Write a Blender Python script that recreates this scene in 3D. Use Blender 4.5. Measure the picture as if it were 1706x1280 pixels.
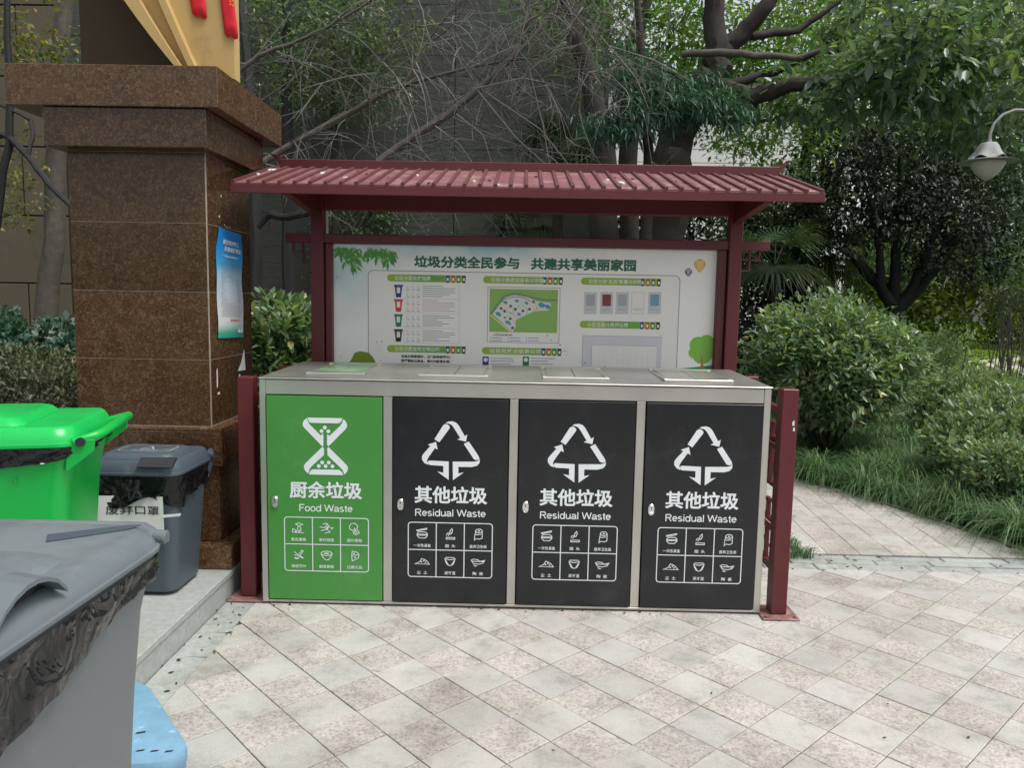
import bpy, bmesh, math, random
import numpy as np
from mathutils import Vector, Matrix
random.seed(7); RNG = np.random.default_rng(11)
for o in list(bpy.data.objects): bpy.data.objects.remove(o)
SC = bpy.context.scene; COL = SC.collection

# ------------------------------------------------------------------ camera
CAM = np.array([0.0314, -3.6059, 1.4912]); YAW, PITCH, ROLL, FOC = 0.0119, 0.1087, 0.0183, 1289.55
def cam_basis():
    cy, sy, cp, sp = math.cos(YAW), math.sin(YAW), math.cos(PITCH), math.sin(PITCH)
    f = np.array([-sy*cp, cy*cp, -sp]); r0 = np.array([cy, sy, 0.0]); u0 = np.cross(r0, f)
    cr, sr = math.cos(ROLL), math.sin(ROLL)
    return cr*r0+sr*u0, -sr*r0+cr*u0, f
RB, UB, FB = cam_basis()
cd = bpy.data.cameras.new('camera'); cam = bpy.data.objects.new('camera', cd); COL.objects.link(cam)
cd.sensor_fit = 'HORIZONTAL'; cd.sensor_width = 36; cd.lens = FOC/1706*36; cd.clip_end = 600; cd.clip_start = 0.02
M = Matrix.Identity(4)
for i in range(3):
    M[i][0], M[i][1], M[i][2], M[i][3] = RB[i], UB[i], -FB[i], CAM[i]
cam.matrix_world = M; SC.camera = cam
# ------------------------------------------------------------------ light
SUN_EL, SUN_AZ = math.radians(63), math.radians(120)      # azimuth measured from +Y towards +X
w = bpy.data.worlds.new('World'); SC.world = w; w.use_nodes = True
nt = w.node_tree; nt.nodes.clear()
sky = nt.nodes.new('ShaderNodeTexSky'); sky.sky_type = 'NISHITA'; sky.sun_disc = False
sky.sun_elevation = SUN_EL; sky.sun_rotation = SUN_AZ; sky.dust_density = 3.0; sky.air_density = 1.0; sky.ozone_density = 1.0
hs = nt.nodes.new('ShaderNodeHueSaturation'); hs.inputs['Saturation'].default_value = 0.22; hs.inputs['Value'].default_value = 1.0
bg = nt.nodes.new('ShaderNodeBackground'); bg.inputs['Strength'].default_value = 0.15
wo = nt.nodes.new('ShaderNodeOutputWorld')
nt.links.new(sky.outputs[0], hs.inputs['Color']); nt.links.new(hs.outputs[0], bg.inputs[0]); nt.links.new(bg.outputs[0], wo.inputs[0])
sl = bpy.data.lights.new('sun', 'SUN'); sl.energy = 2.0; sl.angle = math.radians(22); sl.color = (1.0, 0.965, 0.92)
so = bpy.data.objects.new('sun', sl); COL.objects.link(so)
sd = Vector((math.sin(SUN_AZ)*math.cos(SUN_EL), math.cos(SUN_AZ)*math.cos(SUN_EL), math.sin(SUN_EL)))
so.rotation_euler = sd.to_track_quat('Z', 'Y').to_euler(); so.location = (0, 0, 12)
vs = SC.view_settings; vs.view_transform = 'Standard'; vs.look = 'None'; vs.exposure = 0.4; vs.gamma = 1; vs.use_curve_mapping = False
SC.cycles.max_bounces = 6; SC.cycles.transparent_max_bounces = 8; SC.cycles.use_denoising = True

def at(px, py, Y):            # point at distance plane y=Y seen at a photograph position
    d = (px-853)/FOC*RB-(py-640)/FOC*UB+FB; t = (Y-CAM[1])/d[1]; return CAM+t*d
def gnd(px, py, z=0.0):
    d = (px-853)/FOC*RB-(py-640)/FOC*UB+FB; t = (z-CAM[2])/d[2]; return CAM+t*d
def inview(p, m=20):
    d = np.asarray(p)-CAM; z = d@FB
    if z < .1: return False
    x = 853+FOC*(d@RB)/z; y = 640-FOC*(d@UB)/z
    return -m < x < 1706+m and -m < y < 1280+m

# ------------------------------------------------------------------ materials
def nodes(name):
    m = bpy.data.materials.new(name); m.use_nodes = True
    n = m.node_tree; b = n.nodes['Principled BSDF']; return m, n, b
def N(n, t, **k):
    x = n.nodes.new(t)
    for a, v in k.items():
        if a in x.inputs.keys(): x.inputs[a].default_value = v
        else: setattr(x, a, v)
    return x
def ramp(n, src, stops):
    r = n.nodes.new('ShaderNodeValToRGB'); e = r.color_ramp.elements
    while len(e) < len(stops): e.new(0.5)
    for q, (p, c) in zip(e, stops): q.position = p; q.color = (*c, 1)
    n.links.new(src, r.inputs[0]); return r.outputs[0]
def noise(n, scale, detail=4, rough=.6, vec=None):
    x = n.nodes.new('ShaderNodeTexNoise'); x.inputs['Scale'].default_value = scale; x.inputs['Detail'].default_value = detail
    x.inputs['Roughness'].default_value = rough
    if vec is not None: n.links.new(vec, x.inputs['Vector'])
    return x.outputs['Fac']
def pos(n, scale=(1, 1, 1), obj=False):
    if obj: s = n.nodes.new('ShaderNodeTexCoord').outputs['Object']
    else: s = n.nodes.new('ShaderNodeNewGeometry').outputs['Position']
    m = n.nodes.new('ShaderNodeMapping'); m.inputs['Scale'].default_value = scale; n.links.new(s, m.inputs['Vector']); return m.outputs[0]
def mixc(n, a, b, fac, mode='MIX'):
    x = n.nodes.new('ShaderNodeMix'); x.data_type = 'RGBA'; x.blend_type = mode
    for s, v in ((6, a), (7, b)):
        if isinstance(v, tuple): x.inputs[s].default_value = (*v, 1)
        else: n.links.new(v, x.inputs[s])
    if isinstance(fac, float): x.inputs[0].default_value = fac
    else: n.links.new(fac, x.inputs[0])
    return x.outputs[2]
def bump(n, b, h, s=.3, d=.01):
    x = n.nodes.new('ShaderNodeBump'); x.inputs['Strength'].default_value = s; x.inputs['Distance'].default_value = d
    n.links.new(h, x.inputs['Height']); n.links.new(x.outputs[0], b.inputs['Normal'])
def simple(name, col, rough=.5, metal=0., var=.12, scale=6., bmp=0., bscale=60., spec=.5, dirt=None):
    m, n, b = nodes(name); p = pos(n)
    f = noise(n, scale, 5, .65, p)
    c = ramp(n, f, [(.25, tuple(x*(1-var) for x in col)), (.75, tuple(min(1, x*(1+var)) for x in col))])
    if dirt:
        f2 = noise(n, dirt[1], 6, .7, p); g = n.nodes.new('ShaderNodeMapRange'); g.inputs[1].default_value = dirt[2]; g.inputs[2].default_value = dirt[2]+.15
        n.links.new(f2, g.inputs[0]); c = mixc(n, c, dirt[0], g.outputs[0])
    n.links.new(c, b.inputs['Base Color']); b.inputs['Roughness'].default_value = rough; b.inputs['Metallic'].default_value = metal
    b.inputs['Specular IOR Level'].default_value = spec
    rr = n.nodes.new('ShaderNodeMapRange'); rr.inputs[3].default_value = max(.02, rough-.08); rr.inputs[4].default_value = min(1, rough+.1); n.links.new(f, rr.inputs[0]); n.links.new(rr.outputs[0], b.inputs['Roughness'])
    if bmp: bump(n, b, noise(n, bscale, 4, .6, p), bmp, .01)
    return m
MT = {}
def steel():
    m, n, b = nodes('brushed_steel'); p = pos(n, (3, 3, 120)); f = noise(n, 4, 3, .6, p)
    g = noise(n, 3.0, 3, .5, pos(n))
    c = ramp(n, g, [(.3, (.50, .485, .45)), (.7, (.62, .605, .56))]); n.links.new(c, b.inputs['Base Color'])
    b.inputs['Metallic'].default_value = .9
    r = n.nodes.new('ShaderNodeMapRange'); r.inputs[3].default_value = .28; r.inputs[4].default_value = .5; n.links.new(f, r.inputs[0]); n.links.new(r.outputs[0], b.inputs['Roughness'])
    bump(n, b, f, .05, .002); return m
MT['steel'] = steel()
MT['seam'] = simple('dark_seam', (.02, .02, .02), .7)
MT['door_green'] = simple('green_door_film', (.055, .25, .045), .36, var=.07, scale=2, dirt=((.075, .27, .065), 3.5, .54))
MT['door_black'] = simple('black_door_film', (.010, .0115, .014), .28, var=.15, scale=2, dirt=((.022, .024, .027), 3.5, .54))
MT['flap_green'] = simple('worn_green_flap', (.10, .22, .09), .35, var=.2, scale=8, dirt=((.3, .34, .28), 6, .5))
MT['print_white'] = simple('white_print', (.72, .76, .78), .5, var=.04)
MT['chrome'] = simple('chrome', (.75, .75, .75), .15, 1.0, var=.05)
MT['red'] = simple('dark_red_paint', (.098, .012, .016), .42, var=.18, scale=3, dirt=((.12, .05, .04), 9, .68), bmp=.04, bscale=90)
MT['redplate'] = simple('dusty_red_plate', (.2, .09, .085), .6, var=.3, scale=14, dirt=((.3, .25, .2), 20, .5), bmp=.1)
MT['roof'] = simple('red_roof_sheet', (.22, .085, .09), .38, var=.18, scale=2.2, dirt=((.34, .21, .20), 6, .5), bmp=.03, bscale=40)
MT['rib'] = simple('roof_rib_paint', (.12, .035, .04), .45, var=.25, scale=5)
MT['dead_leaf'] = simple('dead_leaf', (.16, .10, .045), .8, var=.4, scale=20)
MT['dropping'] = simple('white_dropping', (.75, .74, .7), .9, bmp=.3)
def brown_stone(name='brown_marble', k=1.0):
    m, n, b = nodes(name); p = pos(n)
    f = noise(n, 9, 8, .75, p)
    d = n.nodes.new('ShaderNodeTexNoise'); d.inputs['Scale'].default_value = 44; d.inputs['Detail'].default_value = 6; d.inputs['Roughness'].default_value = .7; d.inputs['Distortion'].default_value = 1.8
    n.links.new(p, d.inputs['Vector'])
    c = ramp(n, f, [(.3, (.034*k, .016*k, .007*k)), (.7, (.082*k, .040*k, .018*k))])
    v = ramp(n, d.outputs['Fac'], [(.0, (0, 0, 0)), (.48, (0, 0, 0)), (.62, (.75, .75, .75)), (.8, (.25, .25, .25))])
    c = mixc(n, c, (.16*k, .105*k, .055*k), v)
    oi = n.nodes.new('ShaderNodeObjectInfo'); mr = n.nodes.new('ShaderNodeMapRange'); mr.inputs[3].default_value = .75; mr.inputs[4].default_value = 1.2; n.links.new(oi.outputs['Random'], mr.inputs[0])
    cx = n.nodes.new('ShaderNodeVectorMath'); cx.operation = 'SCALE'; n.links.new(c, cx.inputs[0]); n.links.new(mr.outputs[0], cx.inputs['Scale'])
    n.links.new(cx.outputs[0], b.inputs['Base Color']); b.inputs['Roughness'].default_value = .2; b.inputs['Specular IOR Level'].default_value = .35
    bump(n, b, f, .06, .004); return m
MT['brown'] = brown_stone()
MT['brown_light'] = brown_stone('brown_marble_cap', 1.25)
MT['joint'] = simple('joint_mortar', (.28, .24, .19), .9, var=.3, scale=30)
MT['yellow'] = simple('ochre_wall_paint', (.48, .33, .125), .8, var=.09, scale=1.3, dirt=((.33, .23, .1), 2.5, .6), bmp=.05)
MT['ochre_shaded'] = simple('shaded_arch_wall', (.06, .04, .022), .8, var=.12, scale=1.5, bmp=.05)  # shade on the recessed arch wall is put into this dark base colour
MT['ribbon'] = simple('red_cloth', (.62, .008, .022), .75, var=.12, scale=8, bmp=.2, bscale=25)
MT['gold'] = simple('gold_print', (.7, .42, .05), .5)
MT['board'] = None
def grad(name, axis, stops, rough=.5, lo=0., hi=1., nz=0.):
    m, n, b = nodes(name); s = n.nodes.new('ShaderNodeNewGeometry').outputs['Position']
    x = n.nodes.new('ShaderNodeSeparateXYZ'); n.links.new(s, x.inputs[0])
    r = n.nodes.new('ShaderNodeMapRange'); r.inputs[1].default_value = lo; r.inputs[2].default_value = hi; n.links.new(x.outputs[axis], r.inputs[0])
    src = r.outputs[0]
    if nz:
        a = n.nodes.new('ShaderNodeMath'); a.operation = 'MULTIPLY_ADD'; a.inputs[1].default_value = nz; n.links.new(noise(n, 5, 4, .6, s), a.inputs[0]); n.links.new(src, a.inputs[2]); src = a.outputs[0]
    n.links.new(ramp(n, src, stops), b.inputs['Base Color']); b.inputs['Roughness'].default_value = rough; return m, n, b
def board_mat():
    m, n, b = nodes('printed_board'); s = n.nodes.new('ShaderNodeNewGeometry').outputs['Position']
    x = n.nodes.new('ShaderNodeSeparateXYZ'); n.links.new(s, x.inputs[0])
    rx = n.nodes.new('ShaderNodeMapRange'); rx.inputs[1].default_value = -.55; rx.inputs[2].default_value = -1.1; n.links.new(x.outputs[0], rx.inputs[0])
    rz = n.nodes.new('ShaderNodeMapRange'); rz.inputs[1].default_value = 1.28; rz.inputs[2].default_value = 1.82; n.links.new(x.outputs[2], rz.inputs[0])
    rt = n.nodes.new('ShaderNodeMapRange'); rt.inputs[1].default_value = 1.68; rt.inputs[2].default_value = 1.82; n.links.new(x.outputs[2], rt.inputs[0])
    rr = n.nodes.new('ShaderNodeMapRange'); rr.inputs[1].default_value = 1.1; rr.inputs[2].default_value = -.2; n.links.new(x.outputs[0], rr.inputs[0])
    def mul(a, c):
        q = n.nodes.new('ShaderNodeMath'); q.operation = 'MULTIPLY'; n.links.new(a, q.inputs[0]); n.links.new(c, q.inputs[1]); return q.outputs[0]
    a = mul(rx.outputs[0], rz.outputs[0]); c2 = mul(rt.outputs[0], rr.outputs[0])
    q = n.nodes.new('ShaderNodeMath'); q.operation = 'MAXIMUM'; n.links.new(a, q.inputs[0]); n.links.new(c2, q.inputs[1])
    cl = noise(n, 3.2, 4, .6, s); r2 = n.nodes.new('ShaderNodeMapRange'); r2.inputs[1].default_value = .38; r2.inputs[2].default_value = .62; r2.inputs[3].default_value = .25; n.links.new(cl, r2.inputs[0])
    f = mul(q.outputs[0], r2.outputs[0])
    c = mixc(n, (.85, .86, .83), (.18, .46, .58), f); n.links.new(c, b.inputs['Base Color']); b.inputs['Roughness'].default_value = .22; return m
MT['board'] = board_mat()
MT['panel_white'] = simple('board_panel_print', (.83, .83, .79), .22, var=.03, scale=1.5)
for k, c in dict(t_green=(.006, .13, .065), b_lime=(.28, .45, .03), b_green=(.13, .38, .06), navy=(.02, .04, .24), pred=(.6, .03, .03), pgreen=(.01, .2, .09), pblack=(.012, .012, .012),
                 ink_grey=(.22, .23, .24), ink_red=(.5, .12, .12), ink_dark=(.06, .06, .065), pale=(.78, .78, .74), map_green=(.24, .45, .11), map_white=(.66, .68, .62), map_blue=(.06, .3, .42), map_brown=(.12, .07, .05), road_grey=(.16, .18, .18),
                 leafp=(.06, .27, .03), leafp2=(.14, .42, .05), tree_p=(.2, .48, .06), bark_p=(.4, .18, .08), hill_p=(.03, .3, .1), bush_p=(.17, .27, .02), bal_o=(.75, .42, .12), bal_p=(.16, .05, .24), bal_y=(.8, .66, .3),
                 sheet=(.55, .57, .58), photo_red=(.22, .04, .05), photo_blue=(.16, .33, .43), photo_grey=(.38, .41, .42), paleblue=(.58, .6, .62), lilac=(.62, .63, .655)).items():
    MT[k] = simple(k+'_print', c, .3, var=.04)
def plastic(name, col, rough=.35, dirtc=None):
    return simple(name, col, rough, var=.08, scale=3, dirt=dirtc)
MT['bin_green'] = plastic('bright_green_plastic', (.004, .40, .055), .34)
MT['bin_green_lid'] = plastic('bright_green_lid_plastic', (.006, .46, .085), .28)
MT['bin_grey'] = plastic('grey_blue_plastic', (.06, .08, .10), .42, ((.16, .18, .19), 6, .6))
MT['bin_grey_near'] = plastic('weathered_grey_plastic', (.125, .148, .16), .42, ((.165, .19, .20), 4, .5))
MT['bin_dark'] = plastic('dark_plastic', (.018, .02, .025), .5)
MT['blue'] = simple('faded_blue_plastic', (.16, .31, .43), .65, var=.16, scale=14, bmp=.25, bscale=40, dirt=((.45, .6, .7), 12, .6))
def bag(name, col, alpha, rough=.18, bs=.55):
    m, n, b = nodes(name); p = pos(n); b.inputs['Base Color'].default_value = (*col, 1); b.inputs['Roughness'].default_value = rough
    b.inputs['Alpha'].default_value = alpha; b.inputs['Specular IOR Level'].default_value = .4
    d = n.nodes.new('ShaderNodeTexNoise'); d.inputs['Scale'].default_value = 15; d.inputs['Detail'].default_value = 2.5; d.inputs['Distortion'].default_value = .9; n.links.new(p, d.inputs['Vector'])
    bump(n, b, d.outputs['Fac'], bs, .02); return m
MT['bag_black'] = bag('black_bag_film', (.006, .006, .007), 1.0, .1, .8)
MT['bag_clear'] = bag('smoky_bag_film', (.008, .009, .010), .86, .06, .8)
MT['paper'] = simple('white_paper', (.7, .7, .68), .8, var=.05, bmp=.1, bscale=20)
MT['ink'] = simple('black_ink', (.015, .015, .015), .7)
MT['tape'] = simple('white_tape', (.8, .8, .8), .4)
def tile_mat(name, kind):
    m, n, b = nodes(name); g = n.nodes.new('ShaderNodeNewGeometry').outputs['Position']
    oi = n.nodes.new('ShaderNodeObjectInfo'); fine = noise(n, 190, 3, .7, g); mid = noise(n, 30, 5, .7, g); big = noise(n, 1.3, 6, .65, g)
    if kind == 'grey': c = ramp(n, fine, [(.25, (.365, .357, .338)), (.5, (.47, .463, .44)), (.75, (.555, .548, .522))])
    elif kind == 'pink':
        v = n.nodes.new('ShaderNodeTexVoronoi'); v.inputs['Scale'].default_value = 120; n.links.new(g, v.inputs['Vector'])
        sx = n.nodes.new('ShaderNodeSeparateColor'); n.links.new(v.outputs['Color'], sx.inputs[0])
        c = ramp(n, sx.outputs[0], [(0, (.17, .16, .155)), (.16, (.33, .295, .285)), (.4, (.46, .415, .40)), (.75, (.53, .50, .475)), (1, (.63, .62, .605))])
        c = mixc(n, c, ramp(n, mid, [(.3, (.41, .375, .355)), (.7, (.51, .475, .45))]), .5)
    else: c = ramp(n, mid, [(.25, (.30, .32, .31)), (.6, (.42, .44, .42)), (.8, (.50, .52, .50))])
    mr = n.nodes.new('ShaderNodeMapRange'); mr.inputs[3].default_value = .9; mr.inputs[4].default_value = 1.08; n.links.new(oi.outputs['Random'], mr.inputs[0])
    sc = n.nodes.new('ShaderNodeVectorMath'); sc.operation = 'SCALE'; n.links.new(c, sc.inputs[0]); n.links.new(mr.outputs[0], sc.inputs['Scale'])
    warm = mixc(n, sc.outputs[0], (.98, .97, .93), n_rand(n, oi, 7.3, .0, .9), 'MULTIPLY') if kind != 'slate' else sc.outputs[0]
    st = ramp(n, big, [(.34, (.70, .69, .67)), (.5, (.92, .92, .91)), (.62, (1, 1, 1))]); c2 = mixc(n, warm, st, .9, 'MULTIPLY'); md = ramp(n, noise(n, 5.5, 7, .8, g), [(.36, (.62, .61, .58)), (.5, (.95, .95, .94)), (.7, (1.06, 1.06, 1.06))]); c2 = mixc(n, c2, md, .75, 'MULTIPLY')
    sp = ramp(n, noise(n, 14, 6, .8, g), [(.27, (.35, .34, .32)), (.36, (1, 1, 1))]); c2 = mixc(n, c2, sp, .7, 'MULTIPLY')
    n.links.new(c2, b.inputs['Base Color']); b.inputs['Roughness'].default_value = .75
    bump(n, b, mid if kind == 'slate' else fine, .5 if kind == 'slate' else .3, .02 if kind == 'slate' else .002); return m
def n_rand(n, oi, k, a, b_):
    x = n.nodes.new('ShaderNodeMath'); x.operation = 'MULTIPLY'; x.inputs[1].default_value = k; n.links.new(oi.outputs['Random'], x.inputs[0])
    f = n.nodes.new('ShaderNodeMath'); f.operation = 'FRACT'; n.links.new(x.outputs[0], f.inputs[0])
    r = n.nodes.new('ShaderNodeMapRange'); r.inputs[3].default_value = a; r.inputs[4].default_value = b_; n.links.new(f.outputs[0], r.inputs[0]); return r.outputs[0]
MT['tile_grey'] = tile_mat('grey_granite', 'grey'); MT['tile_pink'] = tile_mat('pink_speckled_granite', 'pink'); MT['slate'] = tile_mat('grey_slate', 'slate')
MT['step'] = simple('pale_grey_granite', (.33, .35, .33), .6, var=.2, scale=40, dirt=((.22, .24, .22), 5, .58), bmp=.08, bscale=150)
MT['mortar'] = simple('dark_joint_sand', (.055, .052, .046), .95, var=.3, scale=40, bmp=.3)
MT['soil'] = simple('dark_soil', (.05, .038, .025), .95, var=.4, scale=8, bmp=.5, bscale=30)
MT['lawn'] = simple('lawn_green', (.065, .12, .025), .95, var=.4, scale=3, bmp=.5, bscale=50)
MT['road'] = simple('pale_concrete_road', (.42, .41, .38), .85, var=.1, scale=2)
MT['beige'] = simple('beige_stone_panel', (.095, .078, .048), .7, var=.1, scale=1.2, dirt=((.07, .062, .04), 2, .55), bmp=.05)
def wallstone():
    m, n, b = nodes('grey_green_stone_course'); p = pos(n, (1, 1, 5)); f = noise(n, 2.2, 7, .75, p); g = noise(n, .7, 4, .6, pos(n))
    c = ramp(n, f, [(.25, (.038, .042, .036)), (.55, (.062, .066, .056)), (.8, (.10, .10, .088))])
    c = mixc(n, c, (.06, .10, .05), ramp(n, g, [(.5, (0, 0, 0)), (.7, (.6, .6, .6))]))
    n.links.new(c, b.inputs['Base Color']); b.inputs['Roughness'].default_value = .95; bump(n, b, f, .5, .03); return m
MT['wallstone'] = wallstone()
MT['whitewall'] = simple('white_house_wall', (.78, .77, .74), .85, var=.05, scale=1)
MT['bark'] = simple('dark_bark', (.03, .025, .02), .9, var=.45, scale=9, bmp=.7, bscale=22)
MT['bark_pale'] = simple('grey_bark', (.085, .075, .06), .9, var=.35, scale=12, bmp=.5, bscale=30)
MT['bark_black'] = simple('blackish_bark', (.012, .012, .012), .7, var=.4, scale=12, bmp=.5)
MT['lime'] = simple('whitewashed_bark', (.42, .41, .36), .9, var=.25, scale=14, dirt=((.16, .14, .11), 14, .5), bmp=.5)
MT['twig'] = simple('bare_twig_bark', (.14, .135, .12), .85, var=.35, scale=5)
MT['lamp_metal'] = simple('lamp_grey_metal', (.26, .265, .265), .6, .0, var=.12, scale=10)
MT['lamp_glass'] = simple('frosted_lamp_glass', (.45, .47, .38), .35, var=.05)
def leaf_mat(name, cols, rough=.38, trans=.35, spec=.5):
    m, n, b = nodes(name); g = n.nodes.new('ShaderNodeNewGeometry')
    oi = n.nodes.new('ShaderNodeObjectInfo'); a = n.nodes.new('ShaderNodeMath'); a.operation = 'ADD'; n.links.new(g.outputs['Random Per Island'], a.inputs[0]); n.links.new(oi.outputs['Random'], a.inputs[1])
    f = n.nodes.new('ShaderNodeMath'); f.operation = 'FRACT'; n.links.new(a.outputs[0], f.inputs[0])
    c = ramp(n, f.outputs[0], cols); n.links.new(c, b.inputs['Base Color']); b.inputs['Roughness'].default_value = rough; b.inputs['Specular IOR Level'].default_value = spec
    t = n.nodes.new('ShaderNodeBsdfTranslucent'); br = mixc(n, c, (1.05, 1.15, .5), 1.0, 'MULTIPLY'); n.links.new(br, t.inputs[0])
    mx = n.nodes.new('ShaderNodeMixShader'); mx.inputs[0].default_value = trans; out = n.nodes['Material Output']
    n.links.new(b.outputs[0], mx.inputs[1]); n.links.new(t.outputs[0], mx.inputs[2]); n.links.new(mx.outputs[0], out.inputs[0]); return m
LF = {
 'shrub': leaf_mat('glossy_shrub_leaf', [(0, (0.099, 0.172, 0.099)), (.5, (0.160, 0.253, 0.134)), (.84, (0.234, 0.335, 0.169)), (.94, (0.417, 0.450, 0.159)), (1, (0.450, 0.450, 0.191))], .28, .42, .7),
 'shrub2': leaf_mat('azalea_leaf', [(0, (0.100, 0.168, 0.091)), (.6, (0.177, 0.263, 0.135)), (.85, (0.291, 0.394, 0.188)), (1, (0.442, 0.450, 0.236))], .38, .42, .7),
 'mixed': leaf_mat('dull_hedge_leaf', [(0, (0.063, 0.101, 0.051)), (.4, (0.095, 0.127, 0.063)), (.75, (0.127, 0.108, 0.069)), (1, (0.164, 0.189, 0.089))], .5, .25),
 'tree': leaf_mat('camphor_leaf', [(0, (0.064, 0.117, 0.072)), (.5, (0.101, 0.166, 0.101)), (.85, (0.168, 0.245, 0.142)), (1, (0.253, 0.339, 0.165))], .3, .5, .7),
 'tree_back': leaf_mat('backlit_leaf', [(0, (0.057, 0.129, 0.031)), (.6, (0.100, 0.200, 0.043)), (1, (0.200, 0.315, 0.057))], .45, .5),
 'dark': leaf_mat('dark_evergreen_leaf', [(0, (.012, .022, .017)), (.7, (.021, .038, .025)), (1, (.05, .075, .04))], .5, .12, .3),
 'conifer': leaf_mat('blue_green_needle', [(0, (0.037, 0.097, 0.072)), (1, (0.090, 0.180, 0.120))], .5, .25),
 'palm': leaf_mat('palm_blade', [(0, (.025, .06, .025)), (.7, (.05, .09, .035)), (1, (.10, .14, .05))], .4, .3),
 'grass': leaf_mat('liriope_blade', [(0, (0.049, 0.103, 0.043)), (.5, (0.083, 0.162, 0.065)), (.85, (0.136, 0.233, 0.088)), (1, (0.269, 0.355, 0.172))], .45, .3),
 'sunny': leaf_mat('sunlit_far_leaf', [(0, (0.120, 0.192, 0.036)), (.6, (0.216, 0.312, 0.054)), (1, (0.384, 0.408, 0.072))], .6, .5),
 'yellowish': leaf_mat('yellowing_leaf', [(0, (.07, .11, .03)), (.6, (.13, .17, .04)), (1, (.36, .30, .07))], .5, .45),
}

# ------------------------------------------------------------------ object helpers
def thing(name, label, cat, loc=(0, 0, 0), group=None, rz=0):
    o = bpy.data.objects.new(name, None); COL.objects.link(o); o.location = loc; o.rotation_euler = (0, 0, rz); o.empty_display_size = .1
    return tag(o, label, cat, group)
def tag(o, label, cat, group=None):
    o['label'] = label; o['category'] = cat
    if group: o['group'] = group
    return o
def struct(o, label=None):
    o['kind'] = 'structure'
    if label: o['label'] = label
    return o
def rootloc(p):
    while p is not None and p.parent is not None: p = p.parent
    return Vector((0, 0, 0)) if p is None else p.location
class MB:
    def __init__(s): s.v = []; s.f = []; s.mi = []; s.cur = 0
    def add(s, v, f):
        k = len(s.v); s.v += [tuple(map(float, q)) for q in v]; s.f += [tuple(i+k for i in q) for q in f]; s.mi += [s.cur]*len(f); return s
    def box(s, x0, x1, y0, y1, z0, z1):
        return s.add([(x0, y0, z0), (x1, y0, z0), (x1, y1, z0), (x0, y1, z0), (x0, y0, z1), (x1, y0, z1), (x1, y1, z1), (x0, y1, z1)],
                     [(0, 3, 2, 1), (4, 5, 6, 7), (0, 1, 5, 4), (1, 2, 6, 5), (2, 3, 7, 6), (3, 0, 4, 7)])
    def prism(s, poly, vec):       # planar polygon (3d) pushed along vec
        n = len(poly); a = [tuple(p) for p in poly]; b = [tuple(np.add(p, vec)) for p in poly]
        return s.add(a+b, [tuple(range(n))[::-1], tuple(range(n, 2*n))]+[(i, (i+1) % n, n+(i+1) % n, n+i) for i in range(n)])
    def tube(s, pts, rad, n=8, cap=True):
        P = [np.array(p, float) for p in pts]; R = rad if hasattr(rad, '__len__') else [rad]*len(P)
        rings = []; up = np.array([0, 0, 1.0]); prev = None
        for i, p in enumerate(P):
            t = P[min(i+1, len(P)-1)]-P[max(i-1, 0)]; t = t/(np.linalg.norm(t)+1e-9)
            if prev is None:
                a = np.cross(t, up)
                if np.linalg.norm(a) < .1: a = np.cross(t, [1, 0, 0])
            else: a = prev-t*(prev@t)
            a = a/(np.linalg.norm(a)+1e-9); prev = a; b = np.cross(t, a)
            rings.append([p+R[i]*(math.cos(q)*a+math.sin(q)*b) for q in [2*math.pi*j/n for j in range(n)]])
        v = [q for r in rings for q in r]; f = []
        for i in range(len(P)-1):
            for j in range(n): f.append((i*n+j, i*n+(j+1) % n, (i+1)*n+(j+1) % n, (i+1)*n+j))
        if cap: f += [tuple(range(n))[::-1], tuple(range((len(P)-1)*n, len(P)*n))]
        return s.add(v, f)
    def loft(s, rings, cap0=True, cap1=True):
        n = len(rings[0]); v = [q for r in rings for q in r]; f = []
        for i in range(len(rings)-1):
            for j in range(n): f.append((i*n+j, i*n+(j+1) % n, (i+1)*n+(j+1) % n, (i+1)*n+j))
        if cap0: f.append(tuple(range(n))[::-1])
        if cap1: f.append(tuple(range((len(rings)-1)*n, len(rings)*n)))
        return s.add(v, f)
    def build(s, name, mat, parent=None, bevel=0, smooth=False, local=False, seg=1):
        me = bpy.data.meshes.new(name); o_ = Vector((0, 0, 0)) if local else rootloc(parent)
        me.from_pydata([(a-o_[0], b-o_[1], c-o_[2]) for a, b, c in s.v], [], s.f)
        mats = mat if isinstance(mat, (list, tuple)) else [mat]
        for q in mats: me.materials.append(q)
        if len(mats) > 1: me.polygons.foreach_set('material_index', s.mi)
        if bevel:
            b = bmesh.new(); b.from_mesh(me)
            ed = [e for e in b.edges if len(e.link_faces) == 2 and e.calc_face_angle(0) > .5]
            bmesh.ops.bevel(b, geom=ed, offset=bevel, segments=seg, affect='EDGES', profile=.6, clamp_overlap=True); b.to_mesh(me); b.free()
        if smooth:
            me.polygons.foreach_set('use_smooth', [True]*len(me.polygons))
            me.set_sharp_from_angle(angle=.7)
        o = bpy.data.objects.new(name, me); COL.objects.link(o)
        if parent is not None: o.parent = parent
        return o
def clone(o, parent, off=(0, 0, 0)):
    c = o.copy(); COL.objects.link(c); c.parent = parent; c.location = Vector(o.location)+Vector(off)
    for ch in o.children: clone(ch, c)
    return c
def rrect(w, d, r, z, cx=0, cy=0, n=5):
    out = []
    for sx, sy, a0 in ((1, 1, 0), (-1, 1, 90), (-1, -1, 180), (1, -1, 270)):
        for k in range(n+1):
            a = math.radians(a0+90*k/n); out.append((cx+sx*(w/2-r)+r*math.cos(a), cy+sy*(d/2-r)+r*math.sin(a), z))
    return out
_TC = {}
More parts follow.
